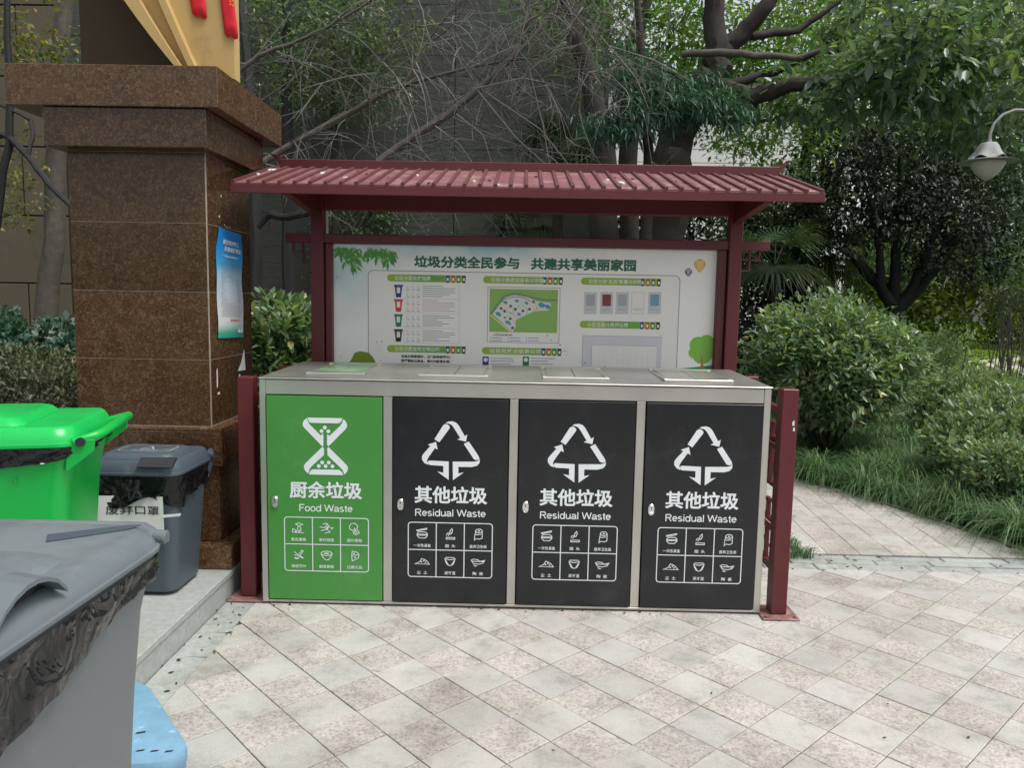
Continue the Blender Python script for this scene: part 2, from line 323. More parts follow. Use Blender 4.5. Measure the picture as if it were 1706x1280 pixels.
def text_geo(body, bold=0.):
    k = (body, bold)
    if k not in _TC:
        c = bpy.data.curves.new('t', 'FONT'); c.body = body; c.offset = bold; c.resolution_u = 3
        o = bpy.data.objects.new('t', c); COL.objects.link(o); bpy.context.view_layer.update()
        m = bpy.data.meshes.new_from_object(o); v = np.array([q.co[:2] for q in m.vertices]).reshape(-1, 2); f = [tuple(p.vertices) for p in m.polygons]
        bpy.data.objects.remove(o); bpy.data.curves.remove(c); bpy.data.meshes.remove(m); _TC[k] = (v, f)
    return _TC[k]
class Ink(MB):
    """flat print: shapes in board coordinates (u right, v up) put on a plane, each a hair in front of the last"""
    def __init__(s, place, e0=0.0): super().__init__(); s.place = place; s.e = e0
    def poly(s, pts):
        s.e += 1.5e-5; v = [s.place(u, w_, s.e) for u, w_ in pts]
        a = sum(pts[i][0]*pts[(i+1) % len(pts)][1]-pts[(i+1) % len(pts)][0]*pts[i][1] for i in range(len(pts)))
        f = tuple(range(len(pts))); s.add(v, [f if a > 0 else f[::-1]]); return s
    def rect(s, u0, u1, v0, v1): return s.poly([(u0, v0), (u1, v0), (u1, v1), (u0, v1)])
    def disc(s, u, v, r, n=14, ry=None):
        ry = ry or r; return s.poly([(u+r*math.cos(2*math.pi*i/n), v+ry*math.sin(2*math.pi*i/n)) for i in range(n)])
    def stroke(s, pts, w, closed=False):
        P = [np.array(p, float) for p in pts]; n = len(P); L = []; Rr = []
        for i in range(n):
            a = P[i-1] if (i or closed) else None; b = P[(i+1) % n] if (i < n-1 or closed) else None
            d1 = (P[i]-a) if a is not None else None; d2 = (b-P[i]) if b is not None else None
            if d1 is None: d1 = d2
            if d2 is None: d2 = d1
            d1 = d1/(np.linalg.norm(d1)+1e-12); d2 = d2/(np.linalg.norm(d2)+1e-12); t = d1+d2; t = t/(np.linalg.norm(t)+1e-9)
            nn = np.array([-t[1], t[0]]); c = max(.45, abs(nn@np.array([-d1[1], d1[0]]))); q = nn*w/2/c; L.append(P[i]+q); Rr.append(P[i]-q)
        s.e += 1.5e-5; v = [s.place(*q, s.e) for q in L+Rr]; m = n if closed else n-1
        s.add(v, [(i, n+i, n+(i+1) % n, (i+1) % n) for i in range(m)]); return s
    def arc(s, u, v, r, a0, a1, w, n=10, ry=None):
        ry = ry or r; cl = abs(a1-a0) >= 359
        pts = [(u+r*math.cos(math.radians(a0+(a1-a0)*i/n)), v+ry*math.sin(math.radians(a0+(a1-a0)*i/n))) for i in range(n if cl else n+1)]
        return s.stroke(pts, w, cl)
    def rr(s, u0, u1, v0, v1, r, w=None):
        pts = [(x, y) for x, y, _ in rrect(u1-u0, v1-v0, r, 0, (u0+u1)/2, (v0+v1)/2, 4)]
        return s.stroke(pts, w, True) if w else s.poly(pts)
    def text(s, body, u, v, width=None, height=None, bold=0., fat=0.):
        if fat:
            for a, b in ((-fat, -fat), (fat, -fat), (fat, fat)): s.text(body, u+a, v+b, width, height, bold)
            u -= fat; v += fat
        g, f = text_geo(body, bold)
        if not len(g): return s
        lo, hi = g.min(0), g.max(0); kx = (width/(hi[0]-lo[0])) if width else None; ky = (height/(hi[1]-lo[1])) if height else kx
        if kx is None: kx = ky
        c = (lo+hi)/2; s.e += 1.5e-5
        s.add([s.place(u+(q[0]-c[0])*kx, v+(q[1]-c[1])*ky, s.e) for q in g], f); return s

def _arc(cx, cy, rx, ry, a0, a1, n=12): return [(cx+rx*math.cos(math.radians(a0+(a1-a0)*i/n)), cy+ry*math.sin(math.radians(a0+(a1-a0)*i/n))) for i in range(n+1)]
LAT = {'F': (.58, [[(.08, 0), (.08, .72)], [(.05, .685), (.55, .685)], [(.08, .37), (.48, .37)]]),
 'R': (.68, [[(.08, 0), (.08, .72)], [(.08, .685), (.40, .685)]+_arc(.40, .525, .17, .16, 90, -90)+[(.08, .365)], [(.36, .365), (.60, 0)]]),
 'W': (.96, [[(.03, .72), (.235, .03)], [(.235, .03), (.47, .70)], [(.47, .70), (.705, .03)], [(.705, .03), (.91, .72)]]),
 'o': (.56, [_arc(.27, .26, .215, .235, 0, 360, 20)]), 'd': (.57, [_arc(.26, .26, .20, .235, 0, 360, 20), [(.47, 0), (.47, .72)]]),
 'a': (.55, [_arc(.25, .34, .19, .155, 160, 0)+[(.44, .12), (.50, 0)], [(.44, .29), (.20, .25)]+_arc(.20, .14, .145, .11, 90, 270)+[(.30, .04), (.43, .14)]]),
 's': (.50, [_arc(.23, .375, .165, .115, 35, 190, 9)+[(.12, .30), (.34, .225)]+_arc(.23, .145, .185, .115, 20, -150, 9)]),
 't': (.30, [[(.15, .67), (.15, .12), (.18, .045), (.27, .04)], [(.02, .48), (.27, .48)]]),
 'e': (.55, [[(.07, .275), (.465, .275)]+_arc(.265, .265, .20, .225, 8, 320, 16)]),
 'i': (.22, [[(.10, 0), (.10, .52)], [(.10, .62), (.10, .72)]]), 'l': (.22, [[(.10, 0), (.10, .72)]]),
 'u': (.56, [[(.08, .52), (.08, .17)]+_arc(.25, .20, .17, .165, 190, 340, 8)+[(.46, .24)], [(.46, 0), (.46, .52)]]), ' ': (.28, [])}
def latin(k, body, u, v, width, height, bold=.10):
    tot = sum(LAT[c][0] for c in body); sx = width/tot; sy = height/.72; x = u-width/2; S = (sx+sy)/2
    for c in body:
        for st_ in LAT[c][1]:
            P_ = [(x+a*sx, v-height/2+b*sy) for a, b in st_]
            closed = len(P_) > 14 and abs(st_[0][0]-st_[-1][0]) < 1e-6 and abs(st_[0][1]-st_[-1][1]) < 1e-6
            k.stroke(P_[:-1] if closed else P_, bold*S, closed)
        x += LAT[c][0]*sx

# ================================================================== GROUND
g = MB(); g.add([(-60, -12, -.06), (60, -12, -.06), (60, 90, -.06), (-60, 90, -.06)], [(0, 1, 2, 3)]); struct(g.build('ground', MT['soil']), 'dark planting soil under and around the shrubs')
EDGE = [(3.6, -3.2), (3.45, -1.0), (3.3, .2), (3.25, .8), (3.18, 1.12), (3.13, 1.35), (2.97, 1.74), (2.86, 2.08), (2.62, 2.55), (2.38, 2.97), (2.1, 3.3), (1.7, 3.55), (1.2, 3.7)]
pv = MB(); poly = [(-5, -5.5), (3.8, -5.5)]+EDGE+[(1.2, 1.4), (-5, 1.4)]
pv.prism([(x, y, -.05) for x, y in poly], (0, 0, .038)); pave = struct(pv.build('pavement', MT['mortar']), 'plaza paved with diagonal grey and pink granite tiles')
def clip(poly, a, b, c):       # keep a*x+b*y<=c
    out = []
    for i in range(len(poly)):
        p, q = poly[i], poly[(i+1) % len(poly)]; dp = a*p[0]+b*p[1]-c; dq = a*q[0]+b*q[1]-c
        if dp <= 0: out.append(p)
        if dp*dq < 0: t = dp/(dp-dq); out.append((p[0]+t*(q[0]-p[0]), p[1]+t*(q[1]-p[1])))
    return out
def area(p): return abs(sum(p[i][0]*p[(i+1) % len(p)][1]-p[(i+1) % len(p)][0]*p[i][1] for i in range(len(p))))/2
def tile_geo(mb, poly, zt, ch=.0018, h=.03, off=(0, 0)):
    n = len(poly); c = np.mean(poly, 0)
    def inset(k): return [tuple(np.array(p)+(c-np.array(p))/max(.02, np.linalg.norm(c-np.array(p)))*k) for p in poly]
    a = [(x-off[0], y-off[1], zt-h) for x, y in poly]; b = [(x-off[0], y-off[1], zt-ch) for x, y in poly]; t = [(x-off[0], y-off[1], zt) for x, y in inset(ch*1.6)]
    mb.loft([a, b, t], False, True)
def orient(p): return p if sum(p[i][0]*p[(i+1) % len(p)][1]-p[(i+1) % len(p)][0]*p[i][1] for i in range(len(p))) > 0 else p[::-1]
TS = .19815; TA = math.radians(43.06); OX, OY = .4523, -.5694; ca, sa = math.cos(TA), math.sin(TA)
HT = TS/2-.0016; full_me = {}
for kind in ('tile_grey', 'tile_pink'):
    mb = MB(); tile_geo(mb, [(-HT, -HT), (HT, -HT), (HT, HT), (-HT, HT)], 0); o = mb.build('tile', MT[kind]); full_me[kind] = o.data; bpy.data.objects.remove(o)
rest = {'tile_grey': MB(), 'tile_pink': MB()}; cnt = 0
# parity of the chequer measured at one tile
def parity(i, j): return 'tile_pink' if (i+j) % 2 else 'tile_grey'
cells = []
for i in range(-30, 31):
    for j in range(-30, 31):
        u, v = (i+.5)*TS, (j+.5)*TS; x, y = OX+ca*u-sa*v, OY+sa*u+ca*v
        if -1.45 < x < 3.9 and -4.9 < y < .85: cells.append((math.hypot(x-CAM[0], y-CAM[1]), i, j, x, y))
for d, i, j, x, y in sorted(cells):
    q = [(x+ca*a-sa*b, y+sa*a+ca*b) for a, b in ((-HT, -HT), (HT, -HT), (HT, HT), (-HT, HT))]
    p = clip(q, -1, 0, 1.243); p = clip(p, .005, 1, .685) if p else p
    p = clip(p, 1, .06, 3.3) if p else p
    if len(p) < 3 or area(p) < .0008: continue
    k = parity(i, j); dz = random.uniform(-.0016, .0012); hidden = (-1.1 < x < 1.1 and y > .15)
    if inview((x, y, 0), 60) and not hidden and cnt < 296:
        cnt += 1
        if area(p) > .0385:
            o = bpy.data.objects.new('tile', full_me[k]); COL.objects.link(o); o.location = (x, y, dz); o.rotation_euler = (random.gauss(0, .003), random.gauss(0, .003), TA+random.gauss(0, .003)); o.parent = pave
        else:
            mb = MB(); tile_geo(mb, orient(p), dz); o = mb.build('tile', MT[k], pave)
    else: tile_geo(rest[k], orient(p), dz)
for k, mb in rest.items():
    o = mb.build('tile', MT[k], pave); o['kind'] = 'stuff'
# slate border strips (left of the diagonal field, and the band between field and path)
def slab(poly, z=0., mat='slate', par=None):
    mb = MB(); tile_geo(mb, orient(poly), z+random.uniform(-.0015, .001), .004); return mb.build('paving_slab', MT[mat], par or pave)
y = -3.6
while y < .3:
    L = random.uniform(.14, .42); slab([(-1.387, y+.003), (-1.2455, y+.003+random.uniform(-.01, .01)), (-1.2455, y+L-.003), (-1.387, y+L-.003+random.uniform(-.01, .01))]); y += L
for a, b in ((.69, .78), (.785, .865), (.87, .945)):
    x = -1.2+random.uniform(0, .2)
    while x < 3.25:
        L = random.uniform(.18, .46); xe = min(x+L, 3.27)
        if xe-x > .05: slab([(x+.003, a+.002-.008*x), (xe-.003, a+.002-.008*xe), (xe-.003, b-.002-.008*xe), (x+.003, b-.002-.008*x)], random.uniform(-.002, .002))
        x += L
# path tiles, straight grid
def edge_x(y):
    for (x0, y0), (x1, y1) in zip(EDGE, EDGE[1:]):
        if min(y0, y1) <= y <= max(y0, y1): return x0+(x1-x0)*(y-y0)/(y1-y0)
    return 1.2
pa = math.radians(-3.); pc, ps = math.cos(pa), math.sin(pa); cnt2 = 0; prest = {'tile_pink': MB(), 'tile_grey': MB()}
for i in range(-14, 16):
    for j in range(0, 15):
        cx, cy = 2.3+pc*(i+.5)*.2+ps*.0-ps*(j+.5)*.2*0-(j+.5)*.2*-.06, .955+(j+.5)*.2
        q = [(cx+a+.06*b, cy+b) for a, b in ((-.0985, -.0985), (.0985, -.0985), (.0985, .0985), (-.0985, .0985))]
        for (x0, y0), (x1, y1) in zip(EDGE, EDGE[1:]):
            if abs(y0-cy) < .8 or abs(y1-cy) < .8:
                a, b = (y1-y0), -(x1-x0); nrm = math.hypot(a, b); q = clip(q, a/nrm, b/nrm, (a*x0+b*y0)/nrm-.01) if len(q) > 2 else q
        if len(q) < 3 or area(q) < .003 or cx < .6: continue
        k = random.choice(['tile_pink', 'tile_grey', 'tile_grey'] if (i+j) % 2 else ['tile_pink', 'tile_pink', 'tile_grey'])
        if inview((cx, cy, 0)) and cx > 1.25 and cnt2 < 290:
            mb = MB(); tile_geo(mb, orient(q), random.uniform(-.0015, .001)); mb.build('path_tile', MT[k], pave); cnt2 += 1
        else: tile_geo(prest[k], orient(q), 0)
for k, mb in prest.items():
    if mb.v: mb.build('path_tile', MT[k], pave)['kind'] = 'stuff'
# kerb stones along the planting edge
for (x0, y0), (x1, y1) in zip(EDGE[2:-2], EDGE[3:-1]):
    nx, ny = (y1-y0), -(x1-x0); L = math.hypot(nx, ny); nx, ny = nx/L*.045, ny/L*.045
    nseg = max(1, round(L/.3))
    for s_ in range(nseg):
        a, b = s_/nseg+.01, (s_+1)/nseg-.01; A = (x0+(x1-x0)*a, y0+(y1-y0)*a); B = (x0+(x1-x0)*b, y0+(y1-y0)*b)
        slab([(A[0]+nx*.1, A[1]+ny*.1), (B[0]+nx*.1, B[1]+ny*.1), (B[0]+nx, B[1]+ny), (A[0]+nx, A[1]+ny)], .001, 'tile_pink')
# lawn and road far right
lw = MB(); lw.add([(5.2, 5.5, -.03), (60, 2, -.03), (60, 60, -.03), (4, 60, -.03)], [(0, 1, 2, 3)]); struct(lw.build('lawn', MT['lawn']), 'green lawn beyond the shrubs')
A_ = gnd(1625, 602); B_ = gnd(1706, 618)
rd = MB(); rd.prism([(A_[0]-.3, A_[1], -.03), (B_[0]-1.5, B_[1]-4, -.03), (60, 8, -.03), (60, 24, -.03), (A_[0]+3, A_[1]+2.5, -.03)], (0, 0, .035)); struct(rd.build('road', MT['road']), 'pale concrete road far to the right')

# granite step at the left
st = struct(bpy.data.objects.new('step', None), 'granite step in front of the brown pillar'); COL.objects.link(st)
MB().box(-4.2, -1.405, -4.2, .3, -.05, .098).build('step_core', MT['step'], st)
ys = [-4.2, -3.3, -2.45, -1.62, -.98, -.3, .3]
for a, b in zip(ys, ys[1:]):
    MB().box(-1.42, -1.392, a+.0015, b-.0015, -.02, .0985).build('riser_slab', MT['step'], st, .002)
    MB().box(-2.45, -1.386, a+.0015, b-.0015, .1, .13).build('tread_slab', MT['step'], st, .003)
    MB().box(-4.2, -2.453, a+.0015, b-.0015, .1, .13).build('tread_slab', MT['step'], st, .003)

# ================================================================== PILLAR + ARCH
pl = thing('stone_pillar', 'brown polished stone pillar with stepped base and cap carrying the yellow arch', 'pillar', (-1.84, .47, 0))
def ring(x0, x1, y0, y1, z0, z1, name, mat, par=pl, bv=.003, jz=0.004):
    return MB().box(x0, x1, y0, y1, z0, z1).build(name, mat, par, bv)
ring(-2.42, -1.387, .092, .93, .132, .25, 'base_block', MT['brown_light'])
ring(-2.32, -1.467, .165, .85, .252, .64, 'base_block', MT['brown'])
ring(-2.35, -1.440, .14, .875, .642, .815, 'base_block', MT['brown'])
ring(-2.345, -1.443, .143, .872, .817, .835, 'base_moulding', MT['brown_light'])
MB().box(-2.1635, -1.5050, .1732, .773, .83, 2.165).build('core', MT['joint'], pl)
zs = [.838, 1.167, 1.5, 1.83, 2.163]
for a, b in zip(zs, zs[1:]):
    MB().box(-2.165, -1.5055, .172, .19, a+.0013, b-.0013).build('stone_slab', MT['brown'], pl, .0008)
    MB().box(-1.523, -1.504, .1903, .775, a+.0013, b-.0013).build('stone_slab', MT['brown'], pl, .0008)
    MB().box(-2.166, -2.148, .1915, .775, a+.0012, b-.0012).build('stone_slab', MT['brown'], pl, .0008)
ring(-2.215, -1.452, .068, .86, 2.167, 2.343, 'cap_block', MT['brown'])
MB().box(-2.372, -1.388, .05, .56, 2.346, 2.53).build('cap_block', MT['brown_light'], pl, .003)
MB().box(-2.372, -1.388, .5625, 1.0, 2.346, 2.53).build('cap_block', MT['brown_light'], pl, .003)
# paper scraps and paint flecks on the pillar
sc = MB()
for y0, z0, w_, h_ in ((.255, 1.02, .012, .1), (.262, .985, .03, .012), (.56, 1.04, .022, .02), (.33, 1.875, .01, .012), (.43, 1.835, .006, .006), (.47, 1.835, .005, .006), (.36, 1.98, .008, .012), (.40, 1.84, .007, .008)):
    sc.prism([(-1.5035, y0, z0), (-1.5035, y0+w_, z0+h_*.1), (-1.5035, y0+w_*.8, z0+h_), (-1.5035, y0+w_*.1, z0+h_*.8)], (.0012, 0, 0))
sc.build('paper_scrap', MT['paper'], pl)
sc = MB(); sc.prism([(-1.5035, .55, 1.08), (-1.5035, .66, 1.075), (-1.5035, .645, 1.19), (-1.5035, .60, 1.12)], (.0015, 0, 0)); sc.build('paper_scrap', MT['paper'], pl)

ar = thing('arch_gate', 'ochre yellow painted arch rising from the brown pillar cap', 'arch', (-1.6, .4, 2.531))
def acurve(kind, z):      # three edges of the swept moulding in the x,z plane; straight above z 3.0
    c = {'a': (-1.655, .85, .25), 'b': (-1.622, .70, .2), 'c': (-1.592, .46, .05), 'd': (-1.560, .45, .05)}[kind]
    t = z-2.576; q = min(t, .42); x = c[0]-c[1]*q+c[2]*q*q
    if t > .42: x += (-c[1]+2*c[2]*.42)*(t-.42)
    return (x, z)
def strip(k0, k1, y0, y1, mat, name, zb=2.533):
    m = MB(); n = 16; zs_ = [zb+(3.9-zb)*i/n for i in range(n+1)]
    for a, b in zip(zs_, zs_[1:]):
        p = [acurve(k0, a), (acurve(k1, a) if k1 else (-1.388, a)), (acurve(k1, b) if k1 else (-1.388, b)), acurve(k0, b)]
        m.prism([(x, y0, z) for x, z in p], (0, y1-y0, 0))
    return m.build(name, mat, ar)
strip('a', 'b', .20, .42, MT['yellow'], 'arch_moulding'); strip('b', 'c', .262, .42, MT['yellow'], 'arch_moulding')
strip('c', 'd', .215, .42, MT['yellow'], 'arch_moulding', 2.56); strip('c', None, .27, .345, MT['yellow'], 'arch_wall')
m = MB(); m.prism([(-1.617, .185, 2.60), (-1.575, .185, 2.575), (-1.565, .185, 2.60), (-1.60, .185, 2.66)], (0, .03, 0)); 
MB().box(-2.235, -1.60, .45, .80, 2.5325, 4.0).build('back_wall', MT['ochre_shaded'], ar)
def ribbon(px0, px1, pyb, lab):
    Y = .262; a = at(px0, pyb-6, Y); b = at(px1, pyb+2, Y); zt = 3.25; mb = MB(); n = 12; rows = []
    for i in range(n+1):
        t = i/n; z = zt+(a[2]-zt)*t; row = []
        for j in range(5):
            u = j/4; x = a[0]+(b[0]-a[0])*u+.006*math.sin(t*7)+.02*(1-t)*(-1); zz = z-(.02*u if i == n else 0)-(0.012*(j % 2) if i == n else 0)
            row.append((x, Y-.004-.003*math.sin(u*6+t*5), zz))
        rows.append(row)
    v = [q for r in rows for q in r]; f = [(i*5+j, i*5+j+1, (i+1)*5+j+1, (i+1)*5+j) for i in range(n) for j in range(4)]
    mb.add(v, f); o = mb.build('cloth_ribbon', MT['ribbon'], None, smooth=True); so_ = o.modifiers.new('thickness', 'SOLIDIFY'); so_.thickness = .0015
    return tag(o, lab, 'ribbon', 'red cloth ribbons on the arch')
ribbon(319, 344, 28, 'short red cloth ribbon hanging on the ochre arch wall, left one')
r2 = ribbon(373, 396, 62, 'longer red cloth ribbon at the right edge of the ochre arch')
gi = Ink(lambda u, v, e: (u, .2435-e, v))
c0 = at(388, 5, .25)
for k in range(5): gi.disc(c0[0]+.012*math.cos(k*1.26), c0[2]+.012*math.sin(k*1.26), .004, 6)
gi.build('flower_print', MT['gold'], r2)

# poster on the pillar side
ps_ = thing('taped_poster', 'blue and white paper notice taped on the side of the brown pillar', 'poster', (-1.5, .39, 1.28))
PY0, PY1, PZ0, PZ1 = .275, .63, 1.27, 1.825
def pplace(u, v, e):    # u 0..1 along y, v 0..1 up
    y = PY0+(PY1-PY0)*u+.006*math.sin(v*9)*(1 if u > .5 else .6); z = PZ0+(PZ1-PZ0)*v-.012*u
    if v > .8: y += (.035*(v-.8)/.2)*(1-u)
    return (-1.4995+.003*math.sin(u*3.1)+.002*math.sin(v*14+u*3)+e, y, z)
mb = MB(); nu, nv = 8, 22
mb.add([pplace(i/nu, j/nv, 0) for j in range(nv+1) for i in range(nu+1)], [(j*(nu+1)+i, j*(nu+1)+i+1, (j+1)*(nu+1)+i+1, (j+1)*(nu+1)+i) for j in range(nv) for i in range(nu)])
pm, pn, pb = grad('poster_print', 2, [(0, (.02, .24, .18)), (.06, (.05, .36, .26)), (.13, (.5, .6, .55)), (.18, (.6, .62, .64)), (.4, (.52, .58, .66)), (.6, (.3, .48, .62)), (.68, (.05, .33, .62)), (.85, (.01, .22, .58)), (1, (.01, .17, .5))], .35, PZ0, PZ1, .03)
mb.build('sheet', pm, ps_, smooth=True)
pk = Ink(pplace, .0012)
pk.text('讲文明树新风', .5, .885, .62, .045, .02); pk.text('共建美好家园', .58, .825, .62, .045, .02)
pk.stroke([(.2, .765), (.85, .765)], .003); pk.stroke([(.3, .755), (.75, .755)], .006)
pk.build('lettering', MT['print_white'], ps_)
pk = Ink(pplace, .0012)
for i in range(30):
    v = .70-i*.0172
    pk.stroke([(.14+(.05 if i % 5 == 0 else 0), v), (random.choice([.9, .88, .9, .6]), v)], .0035)
pk.build('text_lines', MT['ink_grey'], ps_)
pk = Ink(pplace, .0014)
for u in (.5, .58, .66, .78): pk.disc(u, .165, .03, 8, .012)
pk.build('small_stamp', MT['pred'], ps_)['kind'] = 'stuff'
pk = Ink(pplace, .0014); pk.poly([(.72, .05), (.8, .11), (.86, .05)]); pk.poly([(.84, .05), (.93, .13), (.96, .05)]); pk.build('figure_print', MT['print_white'], ps_)['kind'] = 'stuff'

# ================================================================== WASTE CABINET
cb = thing('waste_cabinet', 'long stainless steel waste cabinet with one green and three black doors', 'waste cabinet', (0, .35, 0))
W2 = 1.2025; D = .75; HB = 1.1; dz = .015
DX = [(-1.169, -.621), (-.569, -.024), (.026, .572), (.6225, 1.165)]
MB().box(-W2+.01, W2-.01, .03, D-.01, .014, 1.06).build('inner_body', MT['seam'], cb)
for x0, x1 in ((-W2, -1.1735), (1.1695, W2)): MB().box(x0, x1, 0, .04, .010, 1.0985).build('corner_post', MT['steel'], cb, .002)
for x in (-1.15, -.6, 0, .6, 1.15):
    for y in (.05, .66): MB().box(x-.025, x+.025, y, y+.05, 0, .0135).build('foot', MT['seam'], cb)
for (a, b), (c, d) in zip(DX, DX[1:]): MB().box(b+.0045, c-.0045, .002, .04, .0245, 1.0255).build('door_stile', MT['steel'], cb, .0015)
MB().box(-1.1725, 1.1685, .001, .045, 1.0275, 1.0965).build('top_rail', MT['steel'], cb, .002)
MB().box(-1.1725, 1.1685, .001, .045, .011, .0225).build('bottom_rail', MT['steel'], cb, .001)
MB().box(-W2, -W2+.012, .042, D, .01, 1.098).build('side_panel', MT['steel'], cb); MB().box(W2-.012, W2, .042, D, .01, 1.098).build('side_panel', MT['steel'], cb)
MB().box(-W2, W2, D-.008, D+.004, .01, 1.10).build('back_panel', MT['steel'], cb)
tp = MB(); v = [(-W2-.004, -.005, HB), (W2+.004, -.005, HB), (W2+.004, D+.006, HB+dz), (-W2-.004, D+.006, HB+dz)]; tp.prism(v, (0, 0, .006)); tp.build('top_sheet', MT['steel'], cb, .002)
def topz(y): return HB+.006+dz*y/D
for i, (a, b) in enumerate(((-1.055, -.735), (-.47, -.13), (.135, .46), (.725, 1.06))):
    y0, y1 = .135, .62
    if i == 0: a, b = -1.02, -.735
    lm = MB()
    z0 = topz(y0); t = .012
    for q in ((a, b, y0, y0+.022), (a, b, y1-.022, y1), (a, a+.022, y0+.0225, y1-.0225), (b-.022, b, y0+.0225, y1-.0225)):
        lm.box(*q, topz(q[2])+.0006, topz(q[2])+t)
    lid = lm.build('lid_frame', MT['steel'], cb, .002)
    m_ = (a+b)/2
    for s_, (u0, u1) in enumerate(((a+.024, m_-.002), (m_+.002, b-.024))):
        f_ = MB(); f_.prism([(u0, y0+.024, topz(y0)+.003), (u1, y0+.024, topz(y0)+.003), (u1, y1-.024, topz(y1)+.003), (u0, y1-.024, topz(y1)+.003)], (0, 0, .005))
        fl = f_.build('flap', MT['flap_green'] if i == 0 else MT['steel'], lid, .001)
        if i == 0: fl['label'] = 'green flap'
# doors
DY = -.004
def door(i, mat):
    a, b = DX[i]; m = MB(); m.box(a, b, DY, .022, .028, 1.0215); d = m.build('door', mat, cb, .0015)
    lx = a+.037; lk = MB()
    lk.loft([[(x, y_, z) for x, z, y_ in [(lx+.0165*math.cos(t_)*k, .509+(.0165*math.sin(t_)+(.012 if math.sin(t_) > 0 else -.012))*k, yy) for t_ in [2*math.pi*(j+.5)/20 for j in range(20)]]] for k, yy in ((1, DY-.0003), (1, DY-.006), (.86, DY-.010), (.8, DY-.008))], True, True)
    lk.tube([(lx, DY-.008, .519), (lx, DY-.014, .519)], .0085, 14)
    lo = lk.build('lock', MT['chrome'], d, smooth=True)
    MB().box(lx-.0018, lx+.0018, DY-.0155, DY-.0142, .513, .525).build('keyhole', MT['seam'], d)
    MB().box(lx-.008, lx+.008, DY-.0145, DY-.0095, .494, .499).build('handle', MT['chrome'], d, .001)
    return d
dpl = lambda u, v, e: (u, DY-.0012-e, v)
def finish(k, name, mat, par): return k.build(name, mat, par)
d1 = door(0, MT['door_green'])
# hourglass emblem, traced on the door in metres
def hx(px, py):        # crop coordinates -> door plane
    return (-.890+(px-518)*.00029, .7825-(py-630)*.000291)
k = Ink(dpl)
T = lambda L: [hx(*q) for q in L]
k.poly(T([(225, 158), (800, 158), (785, 205), (762, 232), (735, 245), (290, 245), (262, 232), (240, 205)]))
k.poly(T([(215, 165), (230, 205), (262, 270), (440, 445), (486, 415), (486, 610), (470, 632), (175, 330), (150, 290), (150, 255), (165, 215)]))
k.poly(T([(812, 172), (850, 205), (875, 255), (875, 295), (852, 335), (570, 625), (545, 605), (545, 425), (590, 450), (770, 275), (795, 235)]))
k.poly(T([(470, 634), (494, 660), (494, 770), (285, 965), (255, 1010), (232, 1085), (190, 1050), (163, 1000), (163, 950), (190, 912)]))
k.poly(T([(568, 636), (850, 915), (885, 960), (885, 1005), (865, 1050), (825, 1092), (800, 1020), (755, 970), (552, 775), (548, 660)]))
k.poly(T([(243, 1100), (260, 1050), (300, 1012), (740, 1012), (785, 1045), (810, 1100)]))
for q in ((511, 317), (457, 377), (568, 378), (463, 896), (571, 896), (407, 957), (519, 957), (631, 957)): k.disc(*hx(*q), .0093, 14)
k.build('emblem', MT['print_white'], d1)
k = Ink(dpl); k.text('厨余垃圾', -.890, .571, .345, .082, .014, .0009); latin(k, 'Food Waste', -.890, .483, .258, .034); k.build('lettering', MT['print_white'], d1)
def grid(k, u0, u1, v0, v1, lw=.0042):
    k.rr(u0, u1, v0, v1, .014, lw); uu = u1-u0; vm = (v0+v1)/2
    k.stroke([(u0+uu/3, v0), (u0+uu/3, v1)], lw); k.stroke([(u0+2*uu/3, v0), (u0+2*uu/3, v1)], lw); k.stroke([(u0, vm), (u1, vm)], lw)
    return [(u0+uu*(i+.5)/3, vm+(v1-vm)*(.5 if r == 0 else -.5)) for r in (0, 1) for i in range(3)]
def ic(k, c, S=.027):
    cx, cy = c; f = lambda L: [(cx+a*S, cy+.012+b*S) for a, b in L]
    lw = .0034
    return f, (lambda L, cl=False: k.stroke(f(L), lw, cl)), (lambda a, b, r, a0=0, a1=360, ry=None: k.arc(cx+a*S, cy+.012+b*S, r*S, a0, a1, lw, 12, (ry or r)*S)), (lambda a, b, r, ry=None: k.disc(cx+a*S, cy+.012+b*S, r*S, 10, (ry or r)*S))
k = Ink(dpl); C = grid(k, -1.09, -.6865, .171, .436)
f, S_, A, Dk = ic(k, C[0]); S_([(-.1, -.7), (.5, -.4), (.2, .5), (.8, .7), (0, 1), (-.5, .7), (0, .5), (-.2, -.3), (-.5, -.75), (1, -.85)]); S_([(-1.1, -.7), (-1, -.1), (-.6, -.3), (-.5, -.8)], True); Dk(.1, -.4, .12)
f, S_, A, Dk = ic(k, C[1]); S_([(-1.2, .3), (-.3, .2), (.1, .8), (.5, .5), (.1, .3), (1.2, .2), (.8, -.1)]); S_([(-1, -.4), (0, -.1), (.7, -.6), (-.3, -.8)], False); S_([(-.6, .8), (-.2, 1), (.3, .9)]); Dk(.1, .1, .25, .15)
f, S_, A, Dk = ic(k, C[2]); S_([(-.9, .5), (-.6, 1), (.1, 1.1), (.6, .6), (.4, .1), (.9, -.6), (.3, -1.0), (-.1, -.8), (-.3, -.2), (-.8, 0)], True); S_([(0, .3), (.5, -.7)]); S_([(-.1, .1), (.2, -.8)])
f, S_, A, Dk = ic(k, C[3]); S_([(-.8, .6), (-.1, 0), (.6, .9), (.8, .7), (.2, -.1), (.9, -.6)]); S_([(-.8, 0), (-.1, -.1), (.7, -.6)]); S_([(-.7, -.5), (0, -.5), (-.2, -.7), (-.6, -.7)], True)
f, S_, A, Dk = ic(k, C[4]); A(0, .4, 1., 0, 360, .4); S_([(-1, .3), (-.7, -.3), (-.2, -.8), (.3, -.8), (.7, -.3), (1, .3)]); Dk(0, .4, .5, .12)
